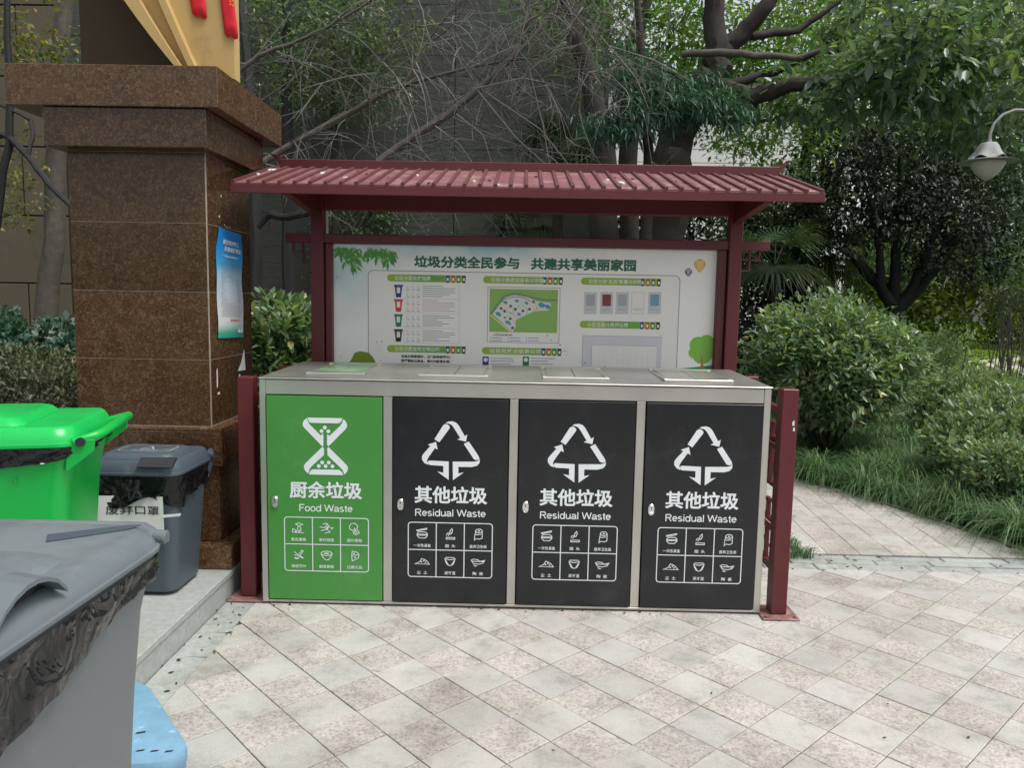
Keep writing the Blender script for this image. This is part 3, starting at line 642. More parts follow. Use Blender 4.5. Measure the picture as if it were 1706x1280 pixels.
f, S_, A, Dk = ic(k, C[5]); S_([(-.4, .9), (.3, .8), (.8, .4), (.7, -.3), (-.4, -.9), (-.5, .1)], True); S_([(-.5, .1), (.1, .2), (.8, .3)]); Dk(.1, -.2, .15); Dk(-.1, .5, .15)
k.build('icon_grid', MT['print_white'], d1)
k = Ink(dpl, .0004)
for c, t in zip(C, ('果皮果核', '茶叶残渣', '菜叶菜根', '残枝落叶', '剩菜剩饭', '过期食品')): k.text(t, c[0], c[1]-.043, .073, .0165, .01)
k.build('caption', MT['print_white'], d1)['kind'] = 'stuff'
# black doors
d2 = door(1, MT['door_black'])
def rx(px, py): return (-.295+(px-980)*.000940, .7735-(py-461)*.000945)
T = lambda L: [rx(*q) for q in L]
k = Ink(dpl)
k.poly(T([(897, 403), (940, 332), (950, 325), (962, 326), (973, 336), (973, 346), (922, 418)]))
k.poly(T([(952, 320), (965, 313), (985, 310), (1004, 316), (1018, 330), (1049, 384), (1062, 376), (1056, 412), (1012, 402), (1027, 395), (992, 340), (982, 328), (968, 322)]))
k.poly(T([(1045, 424), (1070, 411), (1120, 484), (1125, 497), (1119, 504), (1104, 504), (1096, 500)]))
k.poly(T([(990, 515), (1100, 513), (1118, 508), (1127, 500), (1125, 520), (1112, 534), (1085, 541), (1019, 541), (1019, 575), (1047, 569), (992, 610)]))
k.poly(T([(970, 515), (971, 609), (912, 567), (943, 573), (943, 538), (875, 535), (865, 526), (866, 516), (872, 512)]))
k.poly(T([(868, 534), (848, 526), (835, 508), (835, 490), (842, 478), (877, 438), (864, 431), (905, 416), (914, 456), (900, 448), (868, 495), (860, 512)]))
k.build('emblem', MT['print_white'], d2)
k = Ink(dpl); k.text('其他垃圾', -.293, .560, .345, .083, .014, .0009); latin(k, 'Residual Waste', -.294, .4725, .34, .034); k.build('lettering', MT['print_white'], d2)
k = Ink(dpl); C = grid(k, -.495, -.0925, .155, .4235)
f, S_, A, Dk = ic(k, C[0]); S_([(-1, .6), (.8, 1.0), (.8, .8), (-.9, .45)], True); S_([(-.6, .3), (.6, .3), (.9, 0), (.9, -.4), (.5, -.8), (-.5, -.8), (-.9, -.4), (-.9, 0)], True); S_([(-.9, -.12), (.9, -.12)]); S_([(-.9, -.3), (.9, -.3)])
f, S_, A, Dk = ic(k, C[1]); S_([(-.7, -.9), (.8, -.9), (.8, -.6), (-.7, -.6)], True); S_([(-.7, -.2), (-.5, .2), (-.1, .2), (0, .7), (.3, 1.0), (.4, .6), (.2, .1), (-.2, 0), (-.4, -.3)])
f, S_, A, Dk = ic(k, C[2]); A(.1, .7, .6, 0, 360, .35); Dk(.1, .7, .2, .12); S_([(-.5, .7), (-.5, .2)]); S_([(.7, .7), (.7, -.6), (.2, -.8), (-.4, -.7), (-.7, -1.0), (-.6, .1), (-.3, 0), (.5, .1)])
f, S_, A, Dk = ic(k, C[3]); S_([(-1.3, -.6), (-.8, -.4), (-.4, -.2), (-.1, .4), (.3, .3), (.8, 0), (1.3, -.6)], True); Dk(-.1, -.2, .13); Dk(.3, 0, .13); Dk(.6, -.3, .12)
f, S_, A, Dk = ic(k, C[4]); S_([(-.9, .5), (-.8, .0), (-.5, -.6), (0, -.8), (.5, -.6), (.8, 0), (.9, .5), (.3, .3), (-.3, .3)], True); S_([(-.8, .2), (-.3, -.6)]); S_([(.8, .2), (.3, -.6)]); S_([(-.8, .7), (.8, .7)])
f, S_, A, Dk = ic(k, C[5]); S_([(-1.2, .3), (-.8, .5), (0, .4), (.3, .1), (1.2, .3), (.9, -.2), (.1, -.4), (-.8, -.3)], True); S_([(-1.1, .1), (1.1, .1)]); S_([(-.8, -.6), (-.2, -.7), (-.6, -.8)])
k.build('icon_grid', MT['print_white'], d2)
k = Ink(dpl, .0004)
for c, t, w_ in zip(C, ('一次性餐盒', '烟  头', '废弃卫生纸', '尘  土', '尿不湿', '陶  瓷'), (.082, .05, .082, .05, .052, .05)): k.text(t, c[0], c[1]-.046, w_, .0165, .01)
k.build('caption', MT['print_white'], d2)['kind'] = 'stuff'
for i in (2, 3): clone(d2, cb, (DX[i][0]-DX[1][0]+.001, 0, 0))

# ================================================================== SHELTER WITH BOARD
sh = thing('notice_shelter', 'dark red metal shelter with ribbed roof over the waste sorting notice board', 'shelter', (.04, 1.0, 0))
RX0, RX1, YE, YR, ZE, ZR = -1.435, 1.512, .32, 1.0, 2.042, 2.222
for s_, (xa, xb) in enumerate(((-1.208, -1.133), (1.216, 1.291))): MB().box(xa, xb, .93, 1.005, 0, 2.17).build('post', MT['red'], sh, .004)
MB().box(-1.128, -1.0915, .955, 1.03, .3, 1.7975).build('board_frame', MT['red'], sh, .003)
MB().box(1.1645, 1.2115, .955, 1.03, .3, 1.7975).build('board_frame', MT['red'], sh, .003)
MB().box(-1.36, 1.452, .945, 1.01, 1.80, 1.853).build('cross_beam', MT['red'], sh, .003)
MB().box(-1.132, 1.215, .93, 1.005, 1.99, 2.16).build('top_beam', MT['red'], sh, .003)
for z in (.30, .72): MB().box(-1.09, 1.163, .955, 1.02, z, z+.05).build('lower_rail', MT['red'], sh, .003)
for sx, bx in ((1, 1.2925), (-1, -1.2095)):
    lt = MB()
    def bar(u0, u1, z0, z1): lt.box(min(bx+sx*u0, bx+sx*u1), max(bx+sx*u0, bx+sx*u1), .965, .983, z0, z1)
    bar(.048, .057, 1.706, 1.799); bar(.105, .114, 1.742, 1.799); bar(0, .1045, 1.742, 1.751); bar(0, .0475, 1.678, 1.687); bar(.048, .057, 1.678, 1.7055)
    lt.build('corner_lattice', MT['red'], sh)
# roof: sheets, ribs, fascia, ridge
def slope(y0, z0, y1, z1, x0, x1, t=.012):
    n_ = np.array([0, -(z1-z0), (y1-y0)]); n_ = n_/np.linalg.norm(n_)*t
    if n_[2] < 0: n_ = -n_
    m = MB(); q = [(x0, y0, z0), (x1, y0, z0), (x1, y1, z1), (x0, y1, z1)]
    if y1 < y0: q = q[::-1]
    m.prism(q, tuple(n_)); return m
slope(YE, ZE-.006, YR, ZR, RX0, RX1).build('roof_sheet', MT['roof'], sh)
slope(1.2, 2.170, YR+.002, ZR, RX0, RX1).build('roof_sheet', MT['roof'], sh)
rb = slope(YE-.008, ZE+.005, YR-.02, ZR+.0065, -.0085, .0085, .012).build('roof_rib', MT['rib'], sh)
rb.location = (RX0+.012-sh.location[0]+sh.location[0], 0, 0)
nr = 39
rbk = slope(1.208, 2.178, YR+.02, ZR+.0065, -.010, .010, .016).build('roof_rib', MT['rib'], sh)
for i in range(nr):
    x = RX0+.012+(RX1-RX0-.024)*i/(nr-1)
    if i == 0: rb.location = (x, 0, 0); rbk.location = (x, 0, 0)
    else:
        for src in (rb, rbk):
            c = src.copy(); COL.objects.link(c); c.parent = sh; c.location = (x, 0, 0)
MB().box(RX0-.003, RX1+.003, YE-.006, YE+.012, 1.998, ZE-.001).build('fascia', MT['red'], sh, .002)
MB().box(RX0-.003, RX1+.003, 1.19, 1.208, 2.13, 2.168).build('fascia', MT['red'], sh, .002)
for x in (RX0-.003, RX1-.012):
    m = MB(); m.prism([(x, YE+.0125, 2.0), (x, 1.189, 2.135), (x, YR, ZR-.012)][::-1], (.015, 0, 0)); m.build('gable_plate', MT['red'], sh)
MB().box(RX0+.04, RX1-.015, YR-.02, YR+.02, ZR+.004, ZR+.058).build('ridge', MT['red'], sh, .003)
for sx, x in ((-1, RX0+.04), (1, RX1-.015)):
    m = MB(); m.prism([(x-sx*.06, YR-.016, ZR+.05), (x, YR-.016, ZR+.02), (x+sx*.035, YR-.016, ZR+.062), (x+sx*.06, YR-.016, ZR+.09), (x+sx*.02, YR-.016, ZR+.078)], (0, .032, 0)); m.build('ridge_tip', MT['red'], sh)
for x in (-1.17, 1.253):
    for sy in (-1,):
        m = MB(); m.prism([(x-.02, .9285, 1.95), (x-.02, .36, 2.0), (x-.02, .36, 2.035), (x-.02, .9285, 2.17)], (.04, 0, 0)); m.build('bracket', MT['red'], sh)
dp = MB()
for px, py in ((452, 283), (577, 296), (537, 288), (790, 302), (1035, 305), (1012, 300), (430, 290), (695, 292), (830, 308)):
    r0 = at(px, py, .6); d = (r0-CAM)
    # drop onto the front slope plane
    k_ = (ZR-ZE)/(YR-YE); t = (ZE+.013+k_*(CAM[1]-YE)-CAM[2])/(d[2]-k_*d[1]); q = CAM+t*d
    R_ = random.uniform(.008, .02)*(1.6 if px in (452, 577, 1035) else .7)
    pts = [(q[0]+R_*math.cos(a)*random.uniform(.5, 1.1), q[1]+R_*math.sin(a)*random.uniform(.5, 1.1)) for a in [i*.7 for i in range(9)]]
    dp.prism([(a, b, ZE+.010+k_*(b-YE)) for a, b in pts], (0, 0, .008))
dp.build('bird_dropping', MT['dropping'], sh)
lfm = MB()
for _ in range(26):
    x = random.uniform(RX0+.05, RX1-.05); y = random.uniform(YE+.03, YR-.08); z = ZE+.012+(ZR-ZE)/(YR-YE)*(y-YE); a = random.uniform(0, 6.3); L = random.uniform(.010, .022); c_, s_ = math.cos(a)*L, math.sin(a)*L
    lfm.prism([(x-c_, y-s_, z), (x+s_*.4, y-c_*.4, z+.002), (x+c_, y+s_, z+.004), (x-s_*.4, y+c_*.4, z+.002)], (0, 0, .0015))
lfm.build('fallen_leaf', MT['dead_leaf'], sh)['kind'] = 'stuff'
# board
YB = 1.0
MB().box(-1.0905, 1.1635, YB, YB+.02, .78, 1.7985).build('board', MT['board'], sh)
bp = lambda u, v, e: (u, YB-.0006-e, v)
bd = [o for o in sh.children if o.name.startswith('board') and 'frame' not in o.name][0]
def Bp(px, py): q = at(px, py, YB); return (q[0], q[2])
def BL(L): return [Bp(*q) for q in L]
k = Ink(bp); 
pts = BL([(622, 450), (1128, 462)]); (ua, va), (ub, vb) = pts
u0, u1, vt = ua-.03, ub+.018, 1.648
k.rr(u0, u1, .79, vt, .03); k.build('print_panel', MT['panel_white'], bd)
k = Ink(bp, .0003); k.rr(u0, u1, .79, vt, .03, .0035); k.build('panel_outline', MT['road_grey'], bd)
k = Ink(bp, .0004); k.text('垃圾分类全民参与', -.3035, 1.7045, .617, .068, .018, .0014); k.build('title_lettering', MT['t_green'], bd)
k = Ink(bp, .0004); k.text('共建共享美丽家园', .384, 1.7035, .615, .068, .018, .0014); k.build('title_lettering', MT['t_green'], bd)
heads = [((645, 464), (776, 464), '垃圾分类投放指南', .5), ((805, 466), (938, 468), '垃圾分类收运体系公示图', .72), ((968, 468), (1101, 471), '垃圾分类"五员"数量公示栏', .72),
         ((966, 540), (1100, 543), '小区垃圾分类评比榜', .55), ((645, 581), (776, 583), '垃圾分类宣传文明公约', .62), ((803, 584), (936, 587), '垃圾投放点信息公示', .7)]
kw = Ink(bp, .0012)
kb = {c: Ink(bp, .0008) for c in ('navy', 'pred', 'pgreen', 'pblack')}
for a, b, t, fr_ in heads:
    (x0, z0), (x1, z1) = Bp(*a), Bp(*b); h = .021; z0 = z1 = (z0+z1)/2; kl, kg, kh = Ink(bp, .0004), Ink(bp, .0006), Ink(bp, .0012); kl.rr(x0, x1, z0-h, z0+h, .02)
    L = x1-x0; kg.rect(x0+L*.32, x0+L*.74, z0-h+.001, z0+h-.001) if fr_ < .65 else kg.rect(x0+L*.5, x0+L*.74, z0-h+.001, z0-h+.01)
    kh.text(t, x0+.04+L*fr_/2*.95, z0, L*fr_*.92, .026, .012); kl.build('heading_banner', MT['b_lime'], bd); kg.build('banner_shade', MT['b_green'], bd); kh.build('heading_lettering', MT['pale'], bd)
    for i, c in enumerate(('navy', 'pred', 'pgreen', 'pblack')):
        xx = x0+L*.745+.032*i+.012; q = kb[c]; q.poly([(xx-.011, z0+.02), (xx+.011, z0+.02), (xx+.0085, z0-.023), (xx-.0085, z0-.023)]); kw.rect(xx-.0055, xx+.0055, z0-.012, z0+.006)
(bx0, _), (bx1, _) = Bp(657, 480), Bp(671, 480)
kt = {'ink_dark': Ink(bp, .0004), 'ink_red': Ink(bp, .0004), 'ink_grey': Ink(bp, .0004)}
for c, py in (('navy', 485), ('pred', 509), ('pgreen', 534), ('pblack', 559)):
    zc = Bp(664, py)[1]; xm = (bx0+bx1)/2; q = kb[c]; h = .037
    q.poly([(xm-.022, zc+h*.7), (xm+.022, zc+h*.7), (xm+.015, zc-h), (xm-.015, zc-h)]); q.rect(xm-.027, xm+.027, zc+h*.72, zc+h); kw.rect(xm-.010, xm+.010, zc-.012, zc+.022)
    kk = kt['ink_red'] if c == 'pred' else kt['ink_grey']
    for r in (0, 1):
        for i in range(3):
            xx = Bp(680+i*8.5, py)[0]; zz = zc+.022-r*.04
            kk.arc(xx, zz, .008, random.uniform(0, 90), random.uniform(250, 360), .0016, 6); kk.stroke([(xx-.009, zz-.015), (xx+.009, zz-.015)], .0035)
    for i in range(6):
        xa = Bp(704, py)[0]; zz = zc+.032-i*.012; L = random.choice([.12, .19, .195, .16, .09]); (kt['ink_red'] if c == 'pred' else kt['ink_dark']).stroke([(xa, zz), (xa+L, zz)], .0024)
    kt['ink_grey'].stroke([(Bp(673, py)[0], zc-.042), (Bp(766, py)[0], zc-.042)], .001)
kt['ink_grey'].stroke([(Bp(765, 475)[0], Bp(765, 475)[1]), (Bp(765, 573)[0], Bp(765, 573)[1])], .001)
# verses bottom left
for i, (a, b) in enumerate((('垃圾分类要做好，', '分门别类要牢记；'), ('残羹剩饭瓜果皮，', '菜叶内脏骨头渣；'), ('玻璃金属可乐瓶，', '纸盒塑料变精品；'))):
    for s_, tx in ((0, a), (1, b)):
        p_ = Bp(688+s_*43, 594+i*7.5+s_*1.0); kt['ink_dark'].text(tx, p_[0], p_[1], .14, .018, .01, .0006)
for i in range(14):
    zz = Bp(690, 618)[1]-.02-i*.022; kt['ink_dark'].stroke([(-.68, zz), (-.38, zz)], .008)
# info blocks bottom centre
for px, c in ((809, 'navy'), (876, 'pgreen')):
    a = Bp(px-5, 594); b = Bp(px+5, 612); kb[c].rr(a[0], b[0], b[1], a[1], .006); kw.disc((a[0]+b[0])/2, a[1]-.02, .013)
    for i in range(4):
        p_ = Bp(px+8, 597+i*4.5); kt['ink_grey'].stroke([(p_[0], p_[1]), (p_[0]+random.uniform(.1, .15), p_[1])], .0035)
# map
kf = Ink(bp, .0004); a, b = Bp(813, 478), Bp(931, 572); kf.rect(a[0], b[0], b[1], a[1]); kf.build('map_sheet', MT['pale'], bd)
kt['ink_dark'].stroke([(a[0], b[1]), (b[0], b[1]), (b[0], a[1]), (a[0], a[1])], .002, True)
kf = Ink(bp, .0006); q0, q1 = Bp(816, 481), Bp(928, 555); kf.rect(q0[0], q1[0], q1[1], q0[1]); kf.build('map_ground', MT['map_green'], bd)
s_ = 220/1224; mp = lambda L: [Bp(780+x*s_, 390+y*s_) for x, y in L]
kf = Ink(bp, .0009); kf.poly(mp([(225, 745), (290, 660), (350, 590), (430, 565), (560, 590), (640, 625), (765, 640), (770, 670), (740, 710), (620, 715), (545, 745), (440, 800), (440, 860), (410, 910), (340, 850), (270, 780)])); kf.build('map_site', MT['map_white'], bd)
kf = Ink(bp, .0012); kf.stroke(mp([(210, 740), (260, 670), (330, 580), (410, 552), (500, 560), (600, 590), (700, 610), (820, 612)]), .007); kf.stroke(mp([(340, 605), (430, 580), (520, 592), (580, 625)]), .004)
for L in ([(290, 690), (370, 720), (450, 760)], [(470, 655), (430, 720), (380, 740)], [(500, 660), (550, 700), (540, 745)], [(620, 630), (640, 690), (600, 712)]): kf.stroke(mp(L), .002)
kf.build('map_roads', MT['road_grey'], bd)
kf = Ink(bp, .0011)
for x, y, r in ((345, 635, 20), (450, 620, 20), (540, 640, 20), (680, 660, 34), (735, 675, 28), (275, 740, 26), (290, 750, 20), (470, 745, 20), (340, 775, 14), (365, 820, 24), (385, 835, 14)): kf.poly([(u_+random.uniform(-.002, .002), v_) for u_, v_ in mp([(x-r, y-r*.5), (x, y-r*.8), (x+r, y-r*.2), (x+r*.7, y+r*.7), (x-r*.6, y+r*.5)])])
kf.build('map_buildings', MT['map_blue'], bd)['kind'] = 'stuff'
kf = Ink(bp, .0014)
for x, y in ((305, 690), (337, 715), (393, 668), (436, 697), (507, 712), (568, 697), (605, 628), (390, 785), (410, 870)): c = mp([(x, y)])[0]; kf.disc(c[0], c[1], .0085, 10)
kf.build('map_markers', MT['map_brown'], bd)['kind'] = 'stuff'
kf = Ink(bp, .0008); kf.stroke(mp([(205, 750), (300, 830), (400, 915)]), .006); kf.build('map_path', MT['bal_y'], bd)
p_ = Bp(829, 558); kt['ink_dark'].text('小区垃圾收集点图', p_[0]+.03, p_[1], .115, .011, .02)
for i in range(2):
    for j in range(3): p_ = Bp(817+j*30, 563+i*4.5); kt['ink_dark'].disc(p_[0], p_[1], .003, 6); kt['ink_grey'].stroke([(p_[0]+.008, p_[1]), (p_[0]+.07, p_[1])], .0035)
# five plastic pockets with sheets
for i, (px, c) in enumerate(((984, 'photo_grey'), (1011, 'photo_red'), (1037, 'photo_grey'), (1063, 'pale'), (1091, 'photo_blue'))):
    a, b = Bp(px-10, 487), Bp(px+9, 523); q = Ink(bp, .0004); q.rect(a[0], b[0], b[1], a[1]); o = q.build('sheet_pocket', MT['paleblue' if i != 3 else 'pale'], bd)
    q = Ink(bp, .0009); q.rect(a[0]+.010, b[0]-.010, b[1]+.045, a[1]-.012); q.build('photo_print', MT[c], bd)
    kt['ink_grey'].stroke([(a[0], b[1]), (b[0], b[1]), (b[0], a[1]), (a[0], a[1])], .0012, True)
    kt['ink_grey'].stroke([(a[0]+.01, b[1]+.02), (b[0]-.01, b[1]+.02)], .002); kt['ink_grey'].stroke([(a[0]+.01, b[1]+.03), (b[0]-.01, b[1]+.03)], .002)
a = Bp(971, 559); q = Ink(bp, .0004); q.rect(a[0], a[0]+.47, .82, a[1]); q.build('score_table', MT['lilac'], bd); q = Ink(bp, .0008); q.rect(a[0]+.055, a[0]+.44, .82, a[1]-.055); q.build('score_table', MT['pale'], bd)
kt['ink_grey'].stroke([(a[0], .82), (a[0], a[1]), (a[0]+.47, a[1])], .0016); kt['ink_grey'].stroke([(a[0]+.055, .82), (a[0]+.055, a[1]-.055), (a[0]+.44, a[1]-.055)], .0016)
for i in range(9):
    for j in range(7): kt['ink_grey'].disc(a[0]+.10+i*.036, a[1]-.09-j*.022, .0018, 5)
for px, py in ((628, 570), (636, 569), (631, 579), (562, 462), (634, 601), (941, 584), (946, 587), (944, 592), (967, 603), (975, 605), (933, 575), (1008, 611), (568, 594), (656, 609), (912, 559), (918, 567), (1101, 558)):
    p_ = Bp(px, py); kt['ink_dark'].disc(p_[0], p_[1], random.uniform(.002, .0045), 6)
# leaves, bush, tree, balloons
k1, k2 = Ink(bp, .0004), Ink(bp, .0006)
for i in range(230):
    px = random.uniform(559, 655); py = 407+abs(random.gauss(0, 1))*(9+8*math.sin((px-559)/20)**2); p_ = Bp(px, min(py, 441)); a_ = random.uniform(-2.6, -.5); L = random.uniform(.03, .07)
    if p_[1] > 1.785: continue
    q = (k1 if random.random() < .65 else k2); d_ = np.array([math.cos(a_), math.sin(a_)]); s2 = np.array([-d_[1], d_[0]]); c_ = np.array(p_)
    q.poly([tuple(c_), tuple(c_+d_*L*.5+s2*L*.14), tuple(c_+d_*L), tuple(c_+d_*L*.5-s2*L*.14)])
k1.build('leaf_print', MT['leafp'], bd)['kind'] = 'stuff'; k2.build('leaf_print', MT['leafp2'], bd)['kind'] = 'stuff'
q = Ink(bp, .0004); q.poly(BL([(576, 609), (585, 600), (591, 588), (600, 585), (615, 588), (622, 596), (628, 608), (628, 640), (576, 640)])); q.build('bush_print', MT['bush_p'], bd)
q = Ink(bp, .0004)
for px, py, r in ((1163, 575, .05), (1177, 572, .05), (1170, 590, .06), (1180, 588, .04), (1156, 588, .032)): p_ = Bp(px, py); q.disc(p_[0], p_[1], r, 20)
q.build('tree_print', MT['tree_p'], bd)
q = Ink(bp, .0008); q.poly(BL([(1166, 585), (1168, 608), (1164, 614), (1173, 614), (1170, 600), (1173, 585), (1169, 597)])); q.build('tree_trunk_print', MT['bark_p'], bd)
q = Ink(bp, .0006); q.poly(BL([(1127, 615), (1145, 613), (1186, 609), (1186, 640), (1127, 640)])); q.build('hill_print', MT['hill_p'], bd)
for (px, py, r, c, c2) in ((1166, 441, .034, 'bal_o', 'bal_y'), (1147, 453, .021, 'bal_p', 'lilac')):
    p_ = Bp(px, py); q = Ink(bp, .0004); q.poly([(p_[0]+r*math.cos(t_), p_[1]+r*math.sin(t_)) for t_ in [math.radians(a) for a in range(-20, 201, 20)]]+[(p_[0]-r*.15, p_[1]-r*1.3), (p_[0]+r*.15, p_[1]-r*1.3)]); q.build('balloon_print', MT[c], bd)
    q = Ink(bp, .0008)
    for s2 in (-.5, 0, .5): q.poly([(p_[0]+s2*r-.15*r, p_[1]+.75*r), (p_[0]+s2*r+.15*r, p_[1]+.75*r), (p_[0]+s2*r*.3+.03*r, p_[1]-r), (p_[0]+s2*r*.3-.03*r, p_[1]-r)])
    q.build('balloon_print', MT[c2], bd)
kw.build('bin_label_print', MT['pale'], bd)['kind'] = 'stuff'
for c, q in kb.items(): q.build('bin_picture', MT[c], bd)['kind'] = 'stuff'
for c, q in kt.items(): q.build('small_print', MT[c], bd)['kind'] = 'stuff'

# side lattice fences
def lattice(x, y0, y1, label, plx, ply):
    t = thing('lattice_fence', label, 'fence', (x, y0, 0), 'lattice fences beside the cabinet')
    MB().box(x-.038, x+.038, y0-.02, y0+.055, .012, 1.10).build('post', MT['red'], t, .004)
    MB().box(x-.032, x+.032, y1-.03, y1+.03, .012, 1.10).build('post', MT['red'], t, .004)
    for yy in (y0+.017, y1):
        b = MB(); b.box(x-.088, x+.088, yy-.088, yy+.088, 0.001, .011); pb_ = b.build('base_plate', MT['redplate'], t, .003)
        for sx in (-1, 1):
            for sy in (-1, 1): MB().tube([(x+sx*.07, yy+sy*.07, .0112), (x+sx*.07, yy+sy*.07, .021)], .009, 6).build('bolt', MT['redplate'], pb_)
    Y0, Y1 = y0+.056, y1-.031
    MB().box(x-.016, x+.016, Y0, Y1, .965, 1.0).build('rail', MT['red'], t, .002); MB().box(x-.016, x+.016, Y0, Y1, .19, .225).build('rail', MT['red'], t, .002)
    for z in (.38, .42, .60, .79, .83): MB().box(x-.011, x+.011, Y0, Y1, z, z+.018).build('rail', MT['red'], t)
    n_ = 5
    for i in range(n_):
        yy = Y0+(Y1-Y0)*(i+.5)/n_
        for j, (za, zb) in enumerate(((.226, .3795), (.4385, .5995), (.6185, .7895), (.8485, .9645))):
            if (i+j) % 2: MB().box(x-.010, x+.010, yy-.009, yy+.009, za, zb).build('lattice_bar', MT['red'], t)
            else:
                zm = (za+zb)/2; MB().box(x-.010, x+.010, yy-.035, yy+.035, zm-.008, zm+.008).build('lattice_bar', MT['red'], t); MB().box(x-.010, x+.010, yy-.009, yy+.009, za, zm-.0085).build('lattice_bar', MT['red'], t)
    return t
lf = lattice(1.286, 0.0, .61, 'red lattice side fence standing right of the steel cabinet', 1.27, .02)
lattice(-1.290, .075, .68, 'red lattice side fence squeezed between brown pillar and steel cabinet', -1.29, .02)
q = MB(); q.prism([(1.300, -.0205, .93), (1.309, -.0205, .93), (1.308, -.0205, .955), (1.298, -.0205, .945)], (0, -.001, 0)); q.prism([(1.303, -.0205, .905), (1.312, -.0205, .903), (1.311, -.0205, .922), (1.304, -.0205, .92)], (0, -.001, 0)); q.build('paint_chip', MT['paper'], lf)

# ================================================================== WHEELED BINS
def wheel(mb, x, y, z, r, w_):
    mb.tube([(x, y-w_/2, z), (x, y+w_/2, z)], r, 18)
def wheelie(name, label, loc, rz, L, Wd, H, mats, skirt, lt=1.0, near=False, group='wheeled bins at the left'):
    """local frame: hinge side at +x, L along x, Wd along y, H lid rim height"""
    t = thing(name, label, 'waste bin', loc, group, rz); mb_, ml_, bagm = mats
    b = MB(); hb = H-.06
    b.loft([rrect(L*.74, Wd*.78, .05, .02, -.01), rrect(L*.76, Wd*.80, .055, .05, -.01), rrect(L*.88, Wd*.93, .06, hb*.80, -.005), rrect(L*.92, Wd*.95, .06, hb*.93), rrect(L*.97, Wd*.985, .06, hb), rrect(L*.985, Wd*1.0, .06, hb+.012), rrect(L*.985, Wd*1.0, .06, hb+.03)], True, True)
    body = b.build('body', mb_, t, smooth=True, local=True)
    for s_ in (-1, 1) if name == 'green_wheeled_bin' else ():
        for x in (-L*.28, 0, L*.2):
            rbm = MB(); rbm.prism([(x-.004, s_*Wd*.44, hb*.80), (x-.004, s_*Wd*.485, hb*.90), (x-.004, s_*Wd*.45, hb*.90)], (.008, 0, 0)); rbm.build('stiffening_rib', mb_, body, local=True)
    l = MB(); z = hb+.032
    l.loft([rrect(L*1.015, Wd*1.035, .075, z-.010*lt, 0, 0, 9), rrect(L*1.02, Wd*1.04, .08, z-.006*lt, 0, 0, 9), rrect(L*1.02, Wd*1.04, .08, z+.001, 0, 0, 9), rrect(L*1.008, Wd*1.026, .078, z+.003, 0, 0, 9), rrect(L*1.002, Wd*1.018, .075, z+.014*lt, 0, 0, 9), rrect(L*.985, Wd*1.0, .07, z+.026*lt, 0, 0, 9), rrect(L*.95, Wd*.95, .06, z+.046*lt, 0, 0, 9), rrect(L*.925, Wd*.92, .055, z+.053*lt, 0, 0, 9), rrect(L*.90, Wd*.89, .055, z+.054*lt, 0, 0, 9)], True, True)
    lid = l.build('lid', ml_, t, smooth=True, local=True)
    p = MB(); p.loft([rrect(L*.66, Wd*.82, .05, z+.0545*lt, -L*.10, 0, 9), rrect(L*.655, Wd*.81, .05, z+.0575*lt, -L*.10, 0, 9), rrect(L*.60, Wd*.76, .05, z+.075*lt, -L*.10, 0, 9), rrect(L*.56, Wd*.72, .05, z+.08*lt, -L*.10, 0, 9)], False, True)
    p.build('raised_panel', ml_, lid, smooth=True, local=True)
    h = MB(); hx_ = L*.5+(.035 if near else .06); dh = -.024 if near else 0; h.tube([(L*.48, -Wd*.45, z+dh), (hx_-.01, -Wd*.43, z+.018+dh), (hx_+.004, -Wd*.39, z+.024+dh), (hx_+.004, Wd*.39, z+.024+dh), (hx_-.01, Wd*.43, z+.018+dh), (L*.48, Wd*.45, z+dh)], .017, 10)
    h.build('handle_bar', mb_, t, smooth=True, local=True)
    for s_ in (-1, 1) if not near else ():
        h = MB(); h.prism([(L*.44, s_*Wd*.47, z-.10), (hx_-.01, s_*Wd*.47, z-.03), (hx_-.005, s_*Wd*.47, z+.01), (L*.44, s_*Wd*.47, z+.01)], (0, s_*-.012, 0)); h.build('handle_arm', mb_, t, .002, local=True)
        h = MB(); h.tube([(L*.5+.012, s_*Wd*.472, z+.004), (L*.5+.012, s_*(Wd*.472+.012), z+.004)], .015, 14); h.build('hinge_pin', MT['bin_dark'] if name == 'green_wheeled_bin' else mb_, t, local=True)
    for s_ in (-1, 1) if H > .8 else ():
        h = MB(); wheel(h, L*.36, s_*Wd*.40, .09, .09, .045); h.build('wheel', MT['bin_dark'], t, local=True, smooth=True)
    if near:
        for s_ in (-1, 1): h = MB(); h.tube([(L*.475, s_*Wd*.475, z+.010), (L*.475, s_*(Wd*.475+.022), z+.008)], .012, 16); h.build('hinge_pin', mb_, t, .002, local=True)
    # bag skirt folded over the rim
    per = rrect(L*1.0, Wd*1.02, .07, 0, 0, 0, 6); n_ = len(per); P = np.array(per)[:, :2]; dense = []
    for i in range(n_):
        a_, b_ = P[i], P[(i+1) % n_]; k_ = max(1, int(np.linalg.norm(b_-a_)/.02))
        for j in range(k_): dense.append(a_+(b_-a_)*j/k_)
    Q = np.array(dense); nn = Q/np.linalg.norm(Q, axis=1)[:, None]; rows = []
    for r in range(13):
        tt = r/12; row = []
        for i, (x, y) in enumerate(Q):
            dep = skirt(x/L, y/Wd); wv = .007*math.sin(i*.37+tt*3)+.006*math.sin(i*.83+tt*4.5)*math.sin(tt*3.1)+.004*math.sin(i*1.9+math.sin(tt*9)*2)+random.uniform(-.0012, .0012)
            taper = 1.008-.06*tt*dep/.2; wv *= (.55 if near else 1)
            row.append((x*taper+nn[i][0]*wv*(.25+tt), y*taper+nn[i][1]*wv*(.25+tt), z-.014-dep*tt+.004*math.sin(i*.5)*tt))
        rows.append(row)
